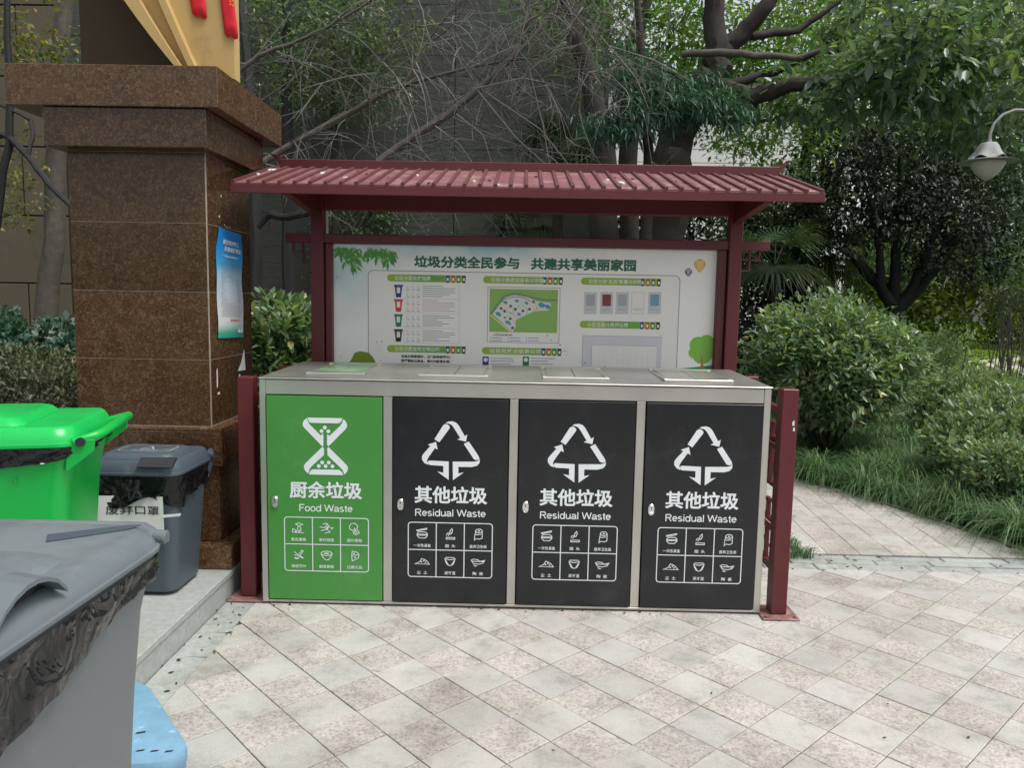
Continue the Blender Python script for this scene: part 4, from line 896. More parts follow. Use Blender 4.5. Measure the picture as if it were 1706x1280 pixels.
    nq = len(Q); s = MB(); s.add([q for r in rows for q in r], [(r*nq+i, r*nq+(i+1) % nq, (r+1)*nq+(i+1) % nq, (r+1)*nq+i) for r in range(12) for i in range(nq)])
    s.build('bin_liner', bagm, t, smooth=True, local=True)
    return t, lid, z
# green bin: long axis along x, handle at the right
gb, glid, gz = wheelie('green_wheeled_bin', 'bright green wheeled bin with black liner in front of the pillar', (-1.815, -.915, .13), math.radians(15), .62, .52, .885,
    (MT['bin_green'], MT['bin_green_lid'], MT['bag_black']), lambda u, v: .035+.10*max(0, -u+.45)*(1.0 if v < 0 else .6))
# small grey bin: opening side to the front, so hinge at the back -> rotate 90
sb, slid, sz = wheelie('small_grey_bin', 'small blue grey bin for discarded masks standing on the step', (-1.67, -.10, .13), math.radians(90), .40, .40, .60,
    (MT['bin_grey'], MT['bin_grey'], MT['bag_black']), lambda u, v: .07+.05*(u < -.3)+.03*math.sin(v*9))
m = MB(); m.prism([(-.200, -.185, sz+.03), (-.200, -.03, sz+.03), (-.150, -.03, sz+.065), (-.150, -.185, sz+.065)][::-1], (-.012, 0, .004)); m.build('grip', MT['bin_dark'], slid, local=True)
lg = Ink(lambda u, v, e: (v*.9-.03, -u, sz+.0805+e)); 
lg.rr(-.115, .115, -.07, .07, .02, .005); lg.stroke([(-.03, -.02), (0, .04), (.03, -.02)], .008, True); lg.text('其他垃圾', 0, -.045, .12, .02, .01); lg.build('lid_print', MT['photo_grey'], slid, local=True)
# bag knot hanging at the front
kn = MB(); kn.tube([(-.195, -.02, .545), (-.205, -.015, .505), (-.21, -.005, .475), (-.205, .01, .45)], [.03, .026, .018, .004], 9); kn.tube([(-.205, -.015, .50), (-.21, -.04, .475), (-.2, -.055, .465)], [.016, .012, .004], 8); kn.build('liner_knot', MT['bag_black'], sb, smooth=True, local=True)
# paper sign on the front of the small bin
def bin_front(z): return -(.40*(.76+(.88-.76)*min(1, (z-.05)/.40))/2)-.008
sg = thing('paper_sign', 'white paper sign reading discarded masks taped on the small grey bin', 'sign', (-1.74, -.30, .36))
fp = lambda u, v, e: (u, -.2900-.006*math.sin(u*20)-.03*(v-.5)-e, v)
mb = MB(); us = np.linspace(-1.90, -1.535, 12); vz = np.linspace(.40, .60, 8)
mb.add([fp(u, v-(0.012*math.sin(u*40) if v < .41 else 0), 0) for v in vz for u in us], [(j*12+i, j*12+i+1, (j+1)*12+i+1, (j+1)*12+i) for j in range(7) for i in range(11)]); mb.build('paper', MT['paper'], sg, smooth=True)
k = Ink(fp, .0015); k.text('废弃口罩', -1.672, .535, .235, .042, .008); k.build('lettering', MT['ink'], sg)
k = Ink(fp, .002); k.poly([(-1.54, .505), (-1.46, .515), (-1.455, .528), (-1.54, .518)]); k.poly([(-1.565, .40), (-1.515, .40), (-1.515, .412), (-1.565, .412)]); k.build('tape', MT['tape'], sg)
# foreground grey bin: hinge away from the camera
fb, flid, fz = wheelie('large_grey_bin', 'large grey wheeled bin with crumpled smoky liner in the near left corner', (-.882, -2.625, 0), math.radians(90), .72, .57, 1.082,
    (MT['bin_grey_near'], MT['bin_grey_near'], MT['bag_clear']), lambda u, v: .03+.165*max(0, .42-u)*(1 if v < .3 else .7), .6, True)
# lid grip and hinge slot (local: +x is away from the camera, -y is right)
m = MB(); nseg = 7; A_ = []
for i in range(nseg+1):
    t = i/nseg; A_.append((.045-.15*t, -.235, fz+.030+.036*math.sin(math.pi*min(1, t*1.02))**.7))
for i in range(nseg):
    a, b = A_[i], A_[i+1]; m.prism([(a[0], -.292, a[2]-.006), (b[0], -.292, b[2]-.006), (b[0], -.25, b[2]), (a[0], -.25, a[2])], (0, 0, .006))
m.build('grip', MT['bin_grey_near'], flid, smooth=True, local=True)
m = MB(); m.prism([(.035, -.268, fz+.0325), (-.09, -.268, fz+.0325), (-.10, -.225, fz+.0335), (.03, -.235, fz+.0335)], (0, 0, .002)); m.build('grip_recess', MT['bin_dark'], flid, local=True)
m = MB(); m.prism([(.262, -.13, fz+.0332), (.325, -.235, fz+.0332), (.328, -.255, fz+.0332), (.300, -.245, fz+.0332), (.225, -.15, fz+.0332)], (0, 0, .0012)); m.build('hinge_slot', MT['bin_grey'], flid, local=True)
# blue crate lid on the ground
bl = thing('blue_plastic_stool', 'faded light blue plastic stool top with drain slots, on the paving', 'plastic stool', (-1.15, -1.3, 0))
P0 = [(-.925, -1.46), (-1.22, -1.10), (-1.30, -1.06), (-1.36, -1.09), (-1.37, -1.50), (-1.30, -1.56), (-.98, -1.54)]
def rnd(poly, r, n=4):
    out = []
    for i in range(len(poly)):
        p, a, b = np.array(poly[i]), np.array(poly[i-1]), np.array(poly[(i+1) % len(poly)]); u = a-p; v = b-p; lu, lv = np.linalg.norm(u), np.linalg.norm(v); rr_ = min(r, lu*.45, lv*.45)
        A0 = p+u/lu*rr_; B0 = p+v/lv*rr_
        for k_ in range(n+1): t = k_/n; out.append(tuple((1-t)**2*A0+2*t*(1-t)*p+t*t*B0))
    return out
R0 = orient(rnd(P0, .05)); c_ = np.mean(R0, 0)
def ins(k_, z): return [(p[0]+(c_[0]-p[0])*k_, p[1]+(c_[1]-p[1])*k_, z) for p in R0]
m = MB(); m.loft([ins(.04, .0), ins(.02, .10), ins(0, .115), ins(0, .14), ins(.02, .152), ins(.06, .156)], True, True); top = m.build('seat', MT['blue'], bl, smooth=True)
m = MB()
for i in range(6):
    x = -1.20+i*.042; m.prism([(x, -1.49, .1563), (x+.02, -1.484, .1563), (x+.022, -1.476, .1563), (x+.002, -1.481, .1563)], (0, 0, .0006))
for i in range(3):
    x = -1.22+i*.05; m.prism([(x, -1.42+.01*i, .1563), (x+.025, -1.41+.01*i, .1563), (x+.024, -1.40+.01*i, .1563), (x, -1.41+.01*i, .1563)], (0, 0, .0006))
m.build('drain_slot', MT['bin_dark'], bl)

lm_ = MB()
for k_ in range(90):
    if k_ < 45: x, y = random.uniform(-1.40, -1.22), random.uniform(-1.6, .05)
    elif k_ < 62: x, y = random.uniform(1.4, 3.1), random.uniform(.66, .96)
    else: x, y = random.uniform(-1.2, 3.0), random.uniform(-2.0, .6)
    if k_ > 74: x, y = random.uniform(-1.15, 1.15), random.uniform(-.03, -.003)
    elif -1.25 < x < 1.4 and y > -.03: continue
    a = random.uniform(0, 6.3); L = random.uniform(.004, .013)*(1 if k_ < 62 else .8); W_ = L*random.uniform(.25, .6); c_, s_ = math.cos(a)*L, math.sin(a)*L; nx, ny = -math.sin(a)*W_, math.cos(a)*W_
    lm_.prism([(x-c_, y-s_, .0025), (x-nx, y-ny, .0025), (x+c_, y+s_, .0025), (x+nx, y+ny, .0025)], (0, 0, .003))
o = lm_.build('ground_litter', MT['soil']); o['kind'] = 'stuff'; o['label'] = 'scattered dark grit and leaf scraps on the paving'
# ================================================================== STREET LAMP
lp = thing('street_lamp', 'curved arm street lamp with bell shade and frosted globe, upper right', 'street lamp', (4.95, 3.5, 0))
def lathe(mb, cx, cy, prof, n=28):
    mb.loft([[(cx+r*math.cos(2*math.pi*i/n), cy+r*math.sin(2*math.pi*i/n), z) for i in range(n)] for r, z in prof]); return mb
lx, ly = 4.135, 3.5
lathe(MB(), lx, ly, [(.235, 2.782), (.238, 2.786), (.19, 2.797), (.13, 2.806), (.12, 2.81)]).build('shade_brim', MT['lamp_metal'], lp, smooth=True)
cpm = MB(); n = 40; rings = []
for r, z, wv in ((.150, 2.812, .018), (.128, 2.84, .010), (.10, 2.885, .0), (.082, 2.925, 0), (.062, 2.948, 0), (.02, 2.957, 0), (.016, 2.985, 0)):
    rings.append([(lx+r*(1+.05*math.cos(5*q))*math.cos(q), ly+r*(1+.05*math.cos(5*q))*math.sin(q), z+wv*math.cos(5*q)) for q in [2*math.pi*i/n for i in range(n)]])
cpm.loft(rings).build('shade_cap', MT['lamp_metal'], lp, smooth=True)
lathe(MB(), lx, ly, [(.142, 2.781), (.14, 2.765), (.122, 2.73), (.095, 2.69), (.06, 2.655), (.025, 2.632), (.008, 2.628)]).build('globe', MT['lamp_glass'], lp, smooth=True)
m = MB(); m.tube([(lx, ly, 2.96), (lx, ly, 3.03), (lx+.03, ly, 3.12), (lx+.10, ly, 3.195), (lx+.2, ly, 3.235), (lx+.35, ly, 3.235), (lx+.5, ly, 3.2), (lx+.68, ly, 3.08), (4.95, ly, 2.95)], .013, 10); m.build('arm', MT['lamp_metal'], lp, smooth=True)
m = MB(); m.tube([(4.95, 3.5, 0), (4.95, 3.5, .3), (4.95, 3.5, .32), (4.95, 3.5, 3.3)], [.09, .08, .05, .038], 14); m.build('pole', MT['lamp_metal'], lp, smooth=True)

# ================================================================== BUILDINGS BEHIND
YW = 8.6
gw = thing('grey_stone_wall', 'tall grey stone building wall with long courses behind the shelter', 'wall', (0, YW, 0))
xl, xr_ = at(395, 300, YW)[0]-2.6, at(1010, 300, YW)[0]
MB().box(xl, xr_, YW+.05, YW+.6, -.05, 8.6).build('wall_core', MT['seam'], gw)
zz = 0; course_me = {}
xj = at(758, 200, YW)[0]
while zz < 8.5:
    hh = random.choice([.22, .26, .3]); segs = [xl, xl+2.2+random.uniform(-.6, .6), xj-2.4+random.uniform(-.5, .5), xj, xr_]
    for a, b in zip(segs, segs[1:]): MB().box(a+.003, b-.003 if b != xj else b-.012, YW-random.uniform(0, .007), YW+.06, zz+.001, zz+hh-.002).build('stone_course', MT['wallstone'], gw)
    zz += hh
bw = thing('beige_panel_wall', 'beige panelled building wall at the far left behind the whitewashed trunk', 'wall', (-9, YW, 0))
MB().box(-16, xl-.05, YW+.05, YW+.6, -.05, 8.6).build('wall_core', MT['seam'], bw)
xs_off = at(62, 420, YW)[0]
for r in range(9):
    z0 = at(60, 472, YW)[2]-2.1+r*1.05
    xx = xs_off-7.2+(.55 if r % 2 else 0)
    while xx < xl-.1:
        x1 = min(xx+1.62, xl-.06)
        if x1-xx > .1 and z0 > -1.1: MB().box(xx+.012, x1-.012, YW, YW+.055, max(z0+.012, 0), z0+1.05-.012).build('wall_panel', MT['beige'], bw, .004)
        xx += 1.62
wh = thing('white_house', 'bright white clad house glimpsed between the trees', 'house', (5, 17, 0))
wx0, wx1 = at(1010, 240, 17)[0], at(1420, 240, 17)[0]
MB().box(wx0, wx1, 17.03, 21, -.05, 7.1).build('wall_core', MT['whitewall'], wh)
z = 0
while z < 6.9:
    MB().box(wx0, wx1, 17-.01, 17.03, z+.01, z+.33).build('cladding_board', MT['whitewall'], wh); z += .34
m = MB(); m.prism([(wx0-.3, 16.6, 7.12), (wx1+.3, 16.6, 7.12), (wx1+.3, 21.4, 7.8), (wx0-.3, 21.4, 7.8)], (0, 0, .15)); m.build('roof', MT['lamp_metal'], wh)

# ================================================================== FOLIAGE
def leaf_mesh(name, base, axis, nrm, L, Wf, mat, full=True, curl=.12):
    """base Nx3, axis Nx3 unit, nrm Nx3, L N: folded leaves as real little meshes"""
    n = len(base); axis = axis/np.linalg.norm(axis, axis=1)[:, None]; side = np.cross(axis, nrm); side /= (np.linalg.norm(side, axis=1)[:, None]+1e-9); nn = np.cross(side, axis)
    L = L[:, None]; Wd = L*Wf; dn = np.zeros_like(base); dn[:, 2] = -1
    if full:
        V = np.stack([base, base+axis*L*.28+side*Wd*.40+nn*Wd*.16, base+axis*L*.62+side*Wd*.46+nn*Wd*.12+dn*L*curl*.3, base+axis*L+dn*L*curl, base+axis*L*.62-side*Wd*.46+nn*Wd*.12+dn*L*curl*.3, base+axis*L*.28-side*Wd*.40+nn*Wd*.16], 1)
        F = np.array([[0, 3, 2, 1], [0, 5, 4, 3]])
    else:
        V = np.stack([base, base+axis*L*.5+side*Wd*.5+nn*Wd*.15, base+axis*L+dn*L*curl, base+axis*L*.5-side*Wd*.5+nn*Wd*.15], 1)
        F = np.array([[0, 2, 1], [0, 3, 2]])
    return raw(name, V.reshape(-1, 3), (F[None]+np.arange(n)[:, None, None]*V.shape[1]).reshape(-1, F.shape[1]), mat)
def raw(name, V, F, mat):
    me = bpy.data.meshes.new(name); nf, k = F.shape
    me.vertices.add(len(V)); me.vertices.foreach_set('co', V.astype(np.float32).ravel())
    me.loops.add(nf*k); me.loops.foreach_set('vertex_index', F.astype(np.int32).ravel())
    me.polygons.add(nf); me.polygons.foreach_set('loop_start', np.arange(0, nf*k, k, dtype=np.int32)); me.polygons.foreach_set('loop_total', np.full(nf, k, dtype=np.int32))
    me.update(calc_edges=True); me.materials.append(mat); return me
def put(name, me, parent=None, loc=(0, 0, 0)):
    o = bpy.data.objects.new(name, me); COL.objects.link(o); o.location = loc
    if parent is not None: o.parent = parent
    return o
def unit(n): v = RNG.normal(size=(n, 3)); return v/np.linalg.norm(v, axis=1)[:, None]
def blob(n, rad, shell=.55, flat=0.):
    """points in an ellipsoid, denser toward the outside"""
    d = unit(n); r = (shell+(1-shell)*RNG.random(n))**(1.0); return d*r[:, None]*np.array(rad), d
def cluster_leaves(cent, out, per, cr, size, up=.5, spread=.75, sizev=.3, droop=0.):
    n = len(cent)*per; c = np.repeat(cent, per, 0); o = np.repeat(out, per, 0); base = c+unit(n)*cr*RNG.random((n, 1))**.5
    ax = o*.6+unit(n)*spread+np.array([0, 0, up-droop]); nr_ = o*.3+unit(n)*.5+np.array([0, 0, 1.0]); L = size*(1+sizev*RNG.normal(size=n)).clip(.4, 1.8)
    return base, ax, nr_, L
def stems(par, foot, tops, r=.02, mat='bark', name='stem'):
    for t_ in tops:
        m = MB(); f_ = np.array(foot)+np.array([random.uniform(-.06, .06), random.uniform(-.06, .06), 0]); mid = (f_+np.array(t_))/2+np.array([random.uniform(-.08, .08), random.uniform(-.08, .08), random.uniform(-.05, .02)])
        m.tube([f_, mid, t_], [r, r*.75, r*.3], 6); m.build(name, MT[mat], par, smooth=True)
def shrub(name, label, c, rad, ncl, per, size, mat, Wf=.36, full=True, parts=0, crad=.09, shell=.6, nst=7, group=None, cat='shrub', lumps=6, droop=0., up=.5):
    c = np.array(c, float); foot = (c[0], c[1], 0); t = thing(name, label, cat, foot, group)
    if isinstance(rad, float): rad = (rad, rad, rad*.85)
    # uneven outline: a few lumps make up the body
    cents, outs = [], []
    for k_ in range(lumps):
        lc = unit(1)[0]*np.array(rad)*.42; lr = np.array(rad)*random.uniform(.55, .75); p, d = blob(ncl//lumps, lr, shell); cents.append(p+lc); outs.append(d)
    P = np.concatenate(cents)+c; O = np.concatenate(outs); ok = P[:, 2] > .06; P, O = P[ok], O[ok]
    b, a, n_, L = cluster_leaves(P, O, per, crad, size, up, droop=droop); b = b-np.array(foot)
    if parts:
        vis = -(b@(FB))+(RNG.random(len(b))*.35); idx = np.argsort(-vis+0*vis)
        vis = b@FB+RNG.random(len(b))*max(rad)*.9; idx = np.argsort(vis)[:parts]
        axu = a[idx]/np.linalg.norm(a[idx], axis=1)[:, None]
        mes = [leaf_mesh('leaf', np.zeros((1, 3)), np.array([[1., 0, 0]]), np.array([[0, 0, 1.]]), np.array([1.]), Wf*s_, LF[mat], True, cu) for s_, cu in ((1, .05), (.85, .2), (1.15, .12))]
        for q, i in enumerate(idx):
            o = bpy.data.objects.new('leaf', mes[q % 3]); COL.objects.link(o); o.parent = t
            X = Vector(axu[q]); Z = Vector(n_[i]); Yv = Z.cross(X).normalized(); Z = X.cross(Yv).normalized(); R_ = Matrix((X, Yv, Z)).transposed()
            o.location = b[i]; o.rotation_euler = R_.to_euler(); o.scale = (L[i],)*3
        keep = np.ones(len(b), bool); keep[idx] = False; b, a, n_, L = b[keep], a[keep], n_[keep], L[keep]
    o = put('leaf' if parts else 'foliage', leaf_mesh('leaf' if parts else 'foliage', b, a, n_, L, Wf, LF[mat], full), t)
    if parts: o['kind'] = 'stuff'
    tops = [c+unit(1)[0]*np.array(rad)*.75 for _ in range(nst)]; tops = [np.array([q[0], q[1], max(q[2], c[2])]) for q in tops]
    stems(t, foot, tops, .016)
    return t
q = at(1385, 605, 3.7); shrub('pittosporum_shrub', 'big rounded glossy green shrub right of the red shelter post', (q[0], q[1], q[2]), (.80, .75, .64), 1900, 11, .070, 'shrub', .40, parts=300, crad=.10, shell=.74, nst=14, up=.25, lumps=9)
q = at(1660, 700, 2.5); shrub('pittosporum_shrub', 'broad bright leaved shrub cut by the right picture edge', (q[0]+.2, q[1], .46), (.74, .6, .40), 1300, 10, .055, 'shrub2', .38, parts=260, crad=.06, shell=.7)
q = at(1640, 840, 1.85); shrub('azalea_shrub', 'low loose shrub over the paving edge at the right', (q[0]+.25, q[1]+.1, .33), (.42, .35, .28), 420, 10, .045, 'shrub2', .38, crad=.05)
q = at(1570, 600, 4.9); shrub('azalea_shrub', 'grey green clipped shrub behind the big glossy one', (q[0]+.1, q[1], .46), (.85, .7, .42), 1300, 10, .045, 'shrub2', .4, crad=.06)
q = at(1550, 560, 9.5); shrub('round_bush', 'small round light green bush on the lawn, left of the pair', (q[0], 9.5, .55), (.5, .5, .5), 260, 9, .06, 'shrub2', .4, group='round bushes on the lawn', full=False)
q = at(1592, 560, 10.5); shrub('round_bush', 'small round mid green bush on the lawn, right of the pair', (q[0], 10.5, .6), (.6, .5, .55), 260, 9, .06, 'shrub', .4, group='round bushes on the lawn', full=False)
q = at(470, 590, 2.3); shrub('pittosporum_shrub', 'glossy green shrub between the brown pillar and the shelter post', (q[0], 2.35, q[2]-.12), (.56, .45, .52), 700, 9, .085, 'shrub', .42, crad=.07, parts=160, shell=.7)
q = at(60, 640, 4.6); shrub('mixed_hedge', 'dull grey green hedge at the left behind the green bin', (q[0]-.3, 4.6, .52), (1.25, .7, .40), 900, 9, .05, 'mixed', .4, crad=.07, cat='hedge')
q = at(20, 570, 5.8); shrub('blue_leaf_bush', 'rounded blue green bush by the beige wall at the far left', (q[0]-.2, 5.8, .80), (.6, .5, .5), 300, 8, .09, 'conifer', .55, full=False)
q = at(112, 590, 6.3); shrub('blue_leaf_bush', 'dark blue green bush between whitewashed trunk and pillar', (q[0]+.1, 6.3, .75), (.4, .4, .5), 260, 8, .10, 'conifer', .55, full=False)
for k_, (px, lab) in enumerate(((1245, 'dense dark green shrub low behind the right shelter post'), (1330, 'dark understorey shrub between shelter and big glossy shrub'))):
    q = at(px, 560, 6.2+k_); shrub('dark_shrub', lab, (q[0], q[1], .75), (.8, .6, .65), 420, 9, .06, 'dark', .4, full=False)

# grass bed: liriope tufts
def blades(n, cx, cy, L, spread, w_=.006, z0=-.05):
    a = RNG.random(n)*2*np.pi; lean = (.25+RNG.random(n)*.75)*spread; l = L*(.6+.5*RNG.random(n)); d = np.stack([np.cos(a), np.sin(a), np.zeros(n)], 1)
    s = np.stack([-np.sin(a), np.cos(a), np.zeros(n)], 1)*w_/2; b = np.stack([cx+RNG.normal(size=n)*.02, cy+RNG.normal(size=n)*.02, np.full(n, z0)], 1)
    up = np.array([0, 0, 1.]); l_ = l[:, None]; le = lean[:, None]
    p1 = b+up*l_*.5+d*l_*.22*le; p2 = b+up*l_*(.80-.25*le)+d*l_*.62*le; p3 = b+up*l_*(.82-.62*le)+d*l_*1.0*le
    return np.stack([b-s, b+s, p1-s, p1+s, p2-s*.8, p2+s*.8, p3, p3+s*.05], 1)
def blade_mesh(name, Vs, mat):
    V = np.concatenate(Vs); n = len(V); F = np.array([[0, 1, 3, 2], [2, 3, 5, 4], [4, 5, 7, 6]]); return raw(name, V.reshape(-1, 3), (F[None]+np.arange(n)[:, None, None]*8).reshape(-1, 4), LF[mat])
def inside_bed(x, y): return y > .3 and x > edge_x(y)+.05 if y < 3.7 else x > -1.5
tu = []
for _ in range(9000):
    x, y = random.uniform(1.2, 7.5), random.uniform(.2, 8.5)
    if not inside_bed(x, y) or not inview((x, y, .2), 120) or math.hypot(x-2.9, y-3.7) < .3: continue
    sp_ = .19 if y < 5 else .24
    if any((x-a)**2+(y-b)**2 < sp_*sp_ for a, b in tu): continue
    tu.append((x, y))
Vs = [blades(150 if y < 5 else 70, x, y, random.uniform(.27, .50)*(1 if y < 5 else .85), random.uniform(1.1, 1.5), .0055 if y < 4 else .009) for x, y in tu]
o = put('grass_bed', blade_mesh('grass_bed', Vs, 'grass')); o['kind'] = 'stuff'; o['label'] = 'dense arching dark green liriope bed beside the paving'
edge_pts = []
for (x0, y0), (x1, y1) in zip(EDGE[3:-1], EDGE[4:]):
    L = math.hypot(x1-x0, y1-y0); nn_ = max(1, int(L/.21))
    for i in range(nn_):
        t = (i+.5)/nn_; nx, ny = (y1-y0)/L, -(x1-x0)/L; edge_pts.append((x0+(x1-x0)*t+nx*.10, y0+(y1-y0)*t+ny*.10))
for x, y in edge_pts:
    V = blades(150, 0, 0, random.uniform(.28, .44), 1.45, .0055, -.05); o = put('grass_tuft', blade_mesh('grass_tuft', [V], 'grass'), None, (x, y, 0)); tag(o, 'arching tuft of dark green grass leaning over the paving edge', 'grass tuft', 'grass tufts along the paving edge')
Vs = [blades(40, *gnd(px, py)[:2], .12, 1.0, .004, -.015) for px, py in ((1318, 915), (1326, 922), (1335, 927), (1316, 930), (1345, 930), (1312, 905))]
o = put('weed_patch', blade_mesh('weed_patch', Vs, 'grass')); o['kind'] = 'stuff'; o['label'] = 'yellow green weeds growing by the paving band'
Vs = []
for _ in range(3000):
    x, y = random.uniform(6, 30), random.uniform(7, 32)
    if inview((x, y, 0), 30): Vs.append(blades(12, x, y, .22, 1.0, .03))
o = put('far_grass', blade_mesh('far_grass', Vs, 'sunny')); o['kind'] = 'stuff'; o['label'] = 'light green ground cover on the lawn'

# trees
def limb(par, pts, radii, mat='bark', name='limb', n=9):
    P = [np.array(p, float) for p in pts]; out = [P[0]]; rr_ = [radii[0]]
    for i in range(len(P)-1):
        for k_ in range(1, 5):
            t = k_/4; jit = RNG.normal(size=3)*radii[i]*.15 if k_ < 4 else 0; out.append(P[i]+(P[i+1]-P[i])*t+jit); rr_.append(radii[i]+(radii[i+1]-radii[i])*t)
    m = MB(); m.tube(out, rr_, n); return m.build(name, MT[mat], par, smooth=True)
def crown(par, lumps, per, size, mat, Wf=.42, full=True, crad=.22, dens=1., droop=.25, shell=.45, name='crown'):
    B = []
    for (c, r, ncl) in lumps:
        r = np.array(r if hasattr(r, '__len__') else (r, r, r*.75)); p, d = blob(int(ncl*dens), r, shell); B.append(cluster_leaves(p+np.array(c), d, per, crad, size, .3, droop=droop))
    b, a, n_, L = [np.concatenate([q[i] for q in B]) for i in range(4)]
    rl = np.array(rootloc(par)); me = leaf_mesh(name, b-rl, a, n_, L, Wf, LF[mat], full); return put(name, me, par)
A3 = lambda px, py, Y: tuple(at(px, py, Y))
# trees at the right of the wall
Yt = 6.0
t1 = thing('camphor_tree', 'dark trunked tree directly behind the shelter, leftmost of the trunks', 'tree', (*at(1002, 400, Yt)[:2], 0))
limb(t1, [(at(1010, 400, Yt)[0]+.02, Yt, 0), A3(1008, 400, Yt), A3(1005, 250, Yt), A3(988, 150, Yt), A3(960, 60, Yt), A3(930, -60, Yt)], [.20, .185, .155, .12, .10, .08], name='trunk')
crown(t1, [(A3(1000, 60, 6.6), (.8, .5, .7), 60), (A3(930, 20, 6.8), (.7, .5, .5), 44), (A3(1060, 150, 6.8), (.6, .5, .5), 44)], 15, .09, 'tree', .42, full=False, crad=.24)
t2 = thing('camphor_tree', 'straight dark tree trunk second from left behind the shelter roof', 'tree', (*at(1050, 400, 6.8)[:2], 0))
limb(t2, [(at(1049, 400, 6.8)[0], 6.8, 0), A3(1049, 400, 6.8), A3(1048, 240, 6.8), A3(1044, 120, 6.8), A3(1075, 0, 6.8), A3(1090, -80, 6.8)], [.14, .13, .125, .11, .09, .07], name='trunk')
crown(t2, [(A3(1040, 60, 7.2), 1.0, 60), (A3(1000, -40, 7.5), 1.2, 60), (A3(1120, 40, 8), 1.1, 70)], 16, .10, 'tree_back', crad=.3, full=False)
t3 = thing('camphor_tree', 'large spreading tree with leaning trunk and heavy right hand limbs', 'tree', (*at(1110, 400, 5.6)[:2], 0))
limb(t3, [(at(1105, 400, 5.6)[0]-.1, 5.6, 0), A3(1105, 400, 5.6), A3(1118, 260, 5.6), A3(1150, 180, 5.5), A3(1190, 130, 5.4), A3(1192, 60, 5.4), A3(1188, -60, 5.4)], [.27, .24, .22, .19, .16, .125, .10], name='trunk')
limb(t3, [A3(1190, 100, 5.4), A3(1235, 60, 5.4), A3(1280, 5, 5.3), A3(1320, -60, 5.3)], [.12, .10, .085, .07])
limb(t3, [A3(1188, 140, 5.35), A3(1250, 165, 5.2), A3(1320, 140, 5.0), A3(1400, 140, 4.8), A3(1480, 120, 4.5)], [.11, .10, .08, .05, .03])
limb(t3, [A3(1190, 150, 5.4), A3(1290, 120, 5.4), A3(1360, 85, 5.4), A3(1420, 80, 5.4)], [.06, .045, .035, .02])
limb(t3, [A3(1136, 90, 5.0), A3(1200, 87, 4.9), A3(1280, 92, 4.8), A3(1335, 95, 4.8), A3(1400, 70, 4.7)], [.035, .04, .035, .03, .02], 'bark_pale')
limb(t3, [A3(1165, 200, 5.6), A3(1220, 205, 5.8), A3(1290, 200, 6.0)], [.04, .03, .015])
limb(t3, [A3(1250, 60, 5.6), A3(1330, 50, 5.8), A3(1400, 0, 5.8)], [.05, .04, .03])
crown(t3, [(A3(1440, 130, 4.6), (.75, .6, .5), 60), (A3(1560, 90, 4.2), (.9, .6, .6), 80), (A3(1650, 160, 4.6), (.8, .6, .55), 70), (A3(1480, 30, 5.2), (.9, .7, .5), 55), (A3(1350, 160, 5.4), (.6, .5, .3), 34), (A3(1620, 20, 5.0), (.9, .8, .6), 60)], 15, .115, 'tree', .45, crad=.2, droop=.5)
crown(t3, [(A3(1230, 20, 7.5), 1.2, 70), (A3(1350, 60, 8), 1.1, 70), (A3(1240, 130, 8.5), .9, 40), (A3(1140, 130, 7.5), .8, 36), (A3(1290, 215, 7.5), (.9, .7, .5), 50), (A3(1450, 20, 8.5), 1.5, 70), (A3(1210, 215, 8.5), (.8, .6, .4), 34), (A3(1160, 60, 7.8), 1.0, 60), (A3(1300, 110, 7.6), 1.0, 60)], 16, .10, 'tree_back', .42, full=False, crad=.3)
t4 = thing('drooping_cedar', 'blue green drooping needle branches hanging above the shelter roof', 'tree', (*at(1085, 400, 4.9)[:2], 0))
limb(t4, [(at(1085, 400, 4.9)[0], 4.9, 0), A3(1080, 300, 4.9), A3(1070, 120, 4.9), A3(1060, -50, 4.9)], [.07, .06, .045, .03], name='trunk')
for sx, px, py in ((1, 1180, 160), (1, 1150, 185), (-1, 1010, 205), (1, 1120, 200), (-1, 1020, 165), (1, 1230, 185)):
    limb(t4, [A3(1072, py-60, 4.9), A3((1072+px)/2, py-35, 4.7), A3(px, py+12, 4.5)], [.02, .014, .004], name='branch', n=5)
B_ = []
for px, py, w_, h_, n_ in ((1130, 155, 95, 30, 120), (1180, 170, 45, 22, 60), (1020, 210, 50, 18, 60), (1085, 185, 60, 30, 70), (1060, 120, 50, 40, 60), (1220, 190, 30, 14, 24)):
    c_ = np.array([at(px+random.gauss(0, w_*.5), py+random.gauss(0, h_*.5)+0, random.uniform(4.4, 5.1)) for _ in range(n_)]); B_.append(cluster_leaves(c_, np.tile([.5, 0, -.3], (n_, 1)), 16, .11, .09, -.2, .6))
b, a, n_, L = [np.concatenate([q[i] for q in B_]) for i in range(4)]; put('foliage', leaf_mesh('foliage', b-np.array(t4.location), a, n_, L, .22, LF['conifer'], False, .3), t4)
